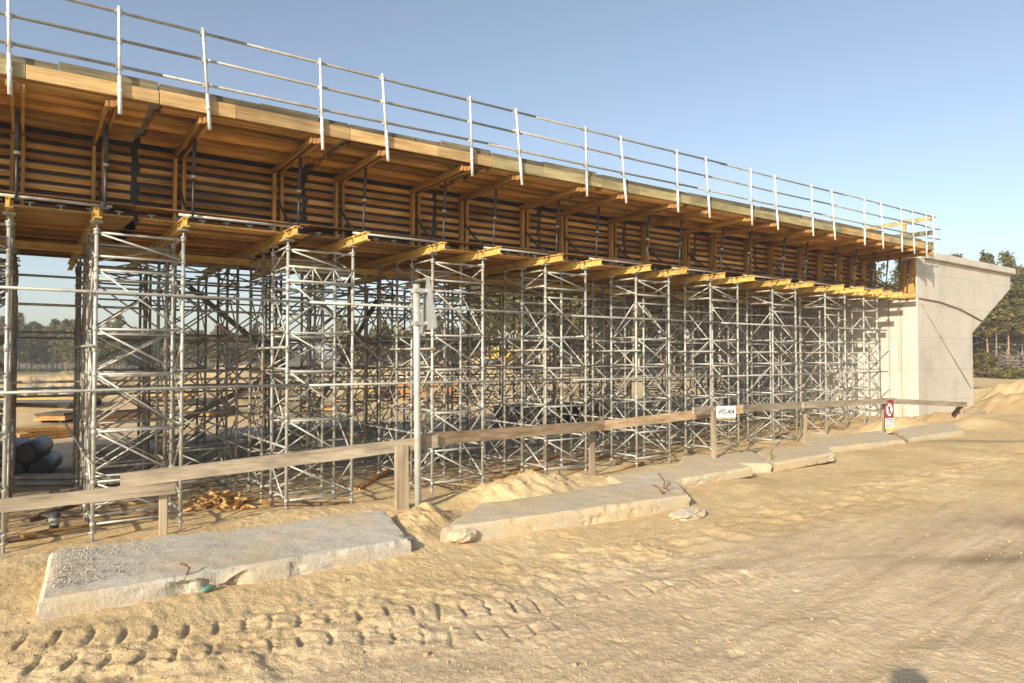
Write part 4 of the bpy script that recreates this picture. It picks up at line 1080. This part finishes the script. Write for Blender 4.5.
# autumn shrub and brush heap on the right
def shrub(px, Z, rad, h, mat, label, seed, name='autumn_shrub'):
    q = at_dist(px, Z, 0); z = hz(q.x, q.y)
    t = thing(name, label, 'shrub', (q.x, q.y, z-.05))
    link('foliage', crown_mesh('foliage', M[mat], seed, h, .2, rad, 'round', 46, 30, .16), t)
    mb = MB(); rr = random.Random(seed)
    for j in range(7): a = rr.uniform(0, 6.28); mb.tube([(0, 0, 0), (math.cos(a)*rad*.5, math.sin(a)*rad*.5, h*.7)], [.03, .01], 5)
    mb.build('stems', M['brush'], t)
shrub(983, 66, 1.3, 2.4, 'autumn', 'golden shrub in front of the pines just right of the abutment', 3)
shrub(1012, 62, 1.8, 1.0, 'leaf', 'low green shrub in front of the brushwood heap', 5, 'green_shrub')
for j, (px, Z, w, h) in enumerate(((1006, 68, 4.5, 2.4), (1026, 64, 5, 2.6))):
    q = at_dist(px, Z, 0); mb = MB(); rr = random.Random(50+j)
    for i in range(420):
        a = rr.uniform(0, 6.28); r0 = w*.5*math.sqrt(rr.random()); z = (1-(r0/(w*.5))**2)*h*rr.random()
        p = Vector((r0*math.cos(a), r0*math.sin(a), z)); d = Vector((rr.gauss(0, 1), rr.gauss(0, 1), rr.gauss(0, .4)))*.7
        mb.tube([p-d, p+d], [.05, .02], 4)
    o = mb.build('brushwood_heap', M['brush']); o.location = (q.x, q.y, hz(q.x, q.y)-.05); tag(o, ['grey brushwood heap right of the golden shrub below the pines', 'grey brushwood heap at the right edge of the picture'][j], 'brushwood', 'heaps of cut brushwood')

# ================================================================== PHOTOGRAPHER (casts the small shadow at the bottom edge)
el = 22.2; az = 24.1
tip = on_z(910, 670, 0); hgt = 1.84
pos = tip - Vector((math.cos(R(az)), math.sin(R(az)), 0))*(hgt/math.tan(R(el)))
J = {}; EDG = []; RAD = {}
def jt(n, p, r, par=None):
    J[n] = (len(J), p); RAD[n] = r
    if par: EDG.append((J[par][0], J[n][0]))
jt('pelvis', (0, 0, .96), (.15, .11)); jt('waist', (0, .0, 1.10), (.135, .10), 'pelvis'); jt('chest', (0, -.01, 1.34), (.165, .115), 'waist'); jt('neck0', (0, -.01, 1.50), (.075, .07), 'chest'); jt('neck', (0, .01, 1.57), (.055, .055), 'neck0')
jt('jaw', (0, .03, 1.635), (.07, .08), 'neck'); jt('skull', (0, .02, 1.73), (.078, .098), 'jaw'); jt('crown', (0, .01, 1.79), (.05, .06), 'skull')
for sg, n in ((-1, 'l'), (1, 'r')):
    jt('hip'+n, (sg*.10, 0, .90), (.095, .095), 'pelvis'); jt('knee'+n, (sg*.12, .02, .50), (.06, .065), 'hip'+n); jt('ankle'+n, (sg*.13, -.02, .10), (.04, .045), 'knee'+n); jt('heel'+n, (sg*.13, .0, .045), (.042, .045), 'ankle'+n); jt('toe'+n, (sg*.15, .17, .03), (.045, .028), 'heel'+n)
    jt('sho'+n, (sg*.19, -.01, 1.44), (.065, .065), 'chest'); jt('elb'+n, (sg*.27, .06, 1.19), (.046, .046), 'sho'+n); jt('wri'+n, (sg*.12, .22, 1.40), (.03, .03), 'elb'+n); jt('palm'+n, (sg*.075, .25, 1.47), (.036, .018), 'wri'+n)
    for f, (dx, L) in enumerate(((-.022, .062), (-.007, .07), (.008, .066), (.022, .052))):
        jt(f'k{f}'+n, (sg*(.075+dx), .262, 1.47+.045), (.0095, .0095), 'palm'+n); jt(f'm{f}'+n, (sg*(.07+dx), .275, 1.515+L*.5), (.0085, .0085), f'k{f}'+n); jt(f't{f}'+n, (sg*(.06+dx), .262, 1.515+L*.85), (.007, .007), f'm{f}'+n)
    jt('th0'+n, (sg*.045, .235, 1.475), (.011, .011), 'palm'+n); jt('th1'+n, (sg*.025, .235, 1.515), (.009, .009), 'th0'+n)
me = bpy.data.meshes.new('skeleton'); me.from_pydata([v[1] for v in J.values()], EDG, []); po = bpy.data.objects.new('tmp', me); C.objects.link(po)
sk = po.modifiers.new('skin', 'SKIN'); po.modifiers.new('sub', 'SUBSURF').levels = 2
for n, (i, p) in J.items(): me.skin_vertices[0].data[i].radius = RAD[n]
me.skin_vertices[0].data[0].use_root = True
dg = bpy.context.evaluated_depsgraph_get(); bm_e = bpy.data.meshes.new_from_object(po.evaluated_get(dg)); bpy.data.objects.remove(po)
M['jacket'] = simple('jacket_cloth', [(.3, (.03, .04, .06)), (.7, (.06, .07, .10))], 30, .9); M['trousers'] = simple('trouser_cloth', [(.3, (.05, .05, .05)), (.7, (.09, .09, .085))], 30, .9); M['skin'] = simple('skin', [(.3, (.45, .27, .19)), (.7, (.55, .34, .25))], 20, .6); M['hair'] = simple('hair', [(.3, (.03, .02, .012)), (.7, (.07, .045, .025))], 60, .7)
bm_e.materials.clear()
for k_ in ('jacket', 'trousers', 'skin', 'black'): bm_e.materials.append(M[k_])
for f in bm_e.polygons:
    c = f.center; f.use_smooth = True
    f.material_index = 3 if c.z < .09 else 1 if c.z < .98 else 2 if (c.z > 1.555 and c.y < .15) or (c.y > .225 and c.z > 1.41) else 0
pe = link('person', bm_e); pe.location = (pos.x, pos.y, hz(pos.x, pos.y)); pe.rotation_euler = (0, 0, R(PHI-90))
tag(pe, 'person in a dark jacket standing at the roadside taking the photograph', 'person')
hb = MB().ball((0, -.005, 1.765), .098, 3, .06, 3, (.92, 1.1, .80)); hb.build('hair', M['hair'], pe)
MB().ball((0, .128, 1.69), .017, 1, .02, 2, (.8, 1, 1.3)).build('nose', M['skin'], pe)
for sg in (-1, 1):
    MB().ball((sg*.034, .105, 1.715), .013, 1, 0, 2).build('eye', M['white'], pe); MB().ball((sg*.085, .02, 1.70), .03, 2, .02, 2, (.35, .7, 1.1)).build('ear', M['skin'], pe)
MB().ball((0, .115, 1.645), .022, 1, 0, 2, (1.2, .4, .3)).build('mouth', M['red'], pe)
# ================================================================== AIR
hzm = bpy.data.materials.new('haze_air'); hzm.use_nodes = True; nt = hzm.node_tree; nt.nodes.clear()
out = N(nt, 'ShaderNodeOutputMaterial'); pv = N(nt, 'ShaderNodeVolumePrincipled'); pv.inputs['Color'].default_value = (.86, .90, .96, 1); pv.inputs['Density'].default_value = .0009; pv.inputs['Anisotropy'].default_value = .0
nt.links.new(pv.outputs[0], out.inputs['Volume'])
o = MB().box(-1000, 1700, -600, 1700, -3.2, 20).build('haze', hzm); o['kind'] = 'stuff'
# ================================================================== PHOTOGRAPHER'S LIGHT AND SKY
el = 22.2; az = 24.1
Ld = Vector((math.cos(R(az))*math.cos(R(el)), math.sin(R(az))*math.cos(R(el)), -math.sin(R(el))))
sun = bpy.data.lights.new('sun', 'SUN'); sun.energy = 4.4; sun.angle = R(.55); sun.color = (1.0, .875, .69)
so = bpy.data.objects.new('sun', sun); C.objects.link(so); so.rotation_mode = 'QUATERNION'; so.rotation_quaternion = Ld.to_track_quat('-Z', 'Y'); so.location = (-20, -10, 15)
w = bpy.data.worlds.new('World'); sc.world = w; w.use_nodes = True; nt = w.node_tree
bg = nt.nodes['Background']; sky = N(nt, 'ShaderNodeTexSky'); sky.sky_type = 'NISHITA'; sky.sun_disc = False
sky.sun_elevation = R(el); sky.sun_rotation = math.atan2(-Ld.x, -Ld.y); sky.air_density = 1.0; sky.dust_density = 1.7; sky.ozone_density = 1.4; sky.altitude = 100
hs = N(nt, 'ShaderNodeHueSaturation'); hs.inputs['Saturation'].default_value = .82; nt.links.new(sky.outputs[0], hs.inputs['Color']); nt.links.new(hs.outputs[0], bg.inputs[0]); bg.inputs[1].default_value = .125

cam = bpy.data.cameras.new('camera'); cam.sensor_width = 36; cam.lens = FPX/1024*36; cam.clip_end = 4000; cam.clip_start = .05
co_ = bpy.data.objects.new('camera', cam); C.objects.link(co_); co_.location = CAM; co_.rotation_euler = (R(90+PITCH), 0, R(PHI-90)); sc.camera = co_
vs_ = sc.view_settings; vs_.view_transform = 'Standard'; vs_.look = 'None'; vs_.exposure = .60; vs_.gamma = 1; vs_.use_curve_mapping = False
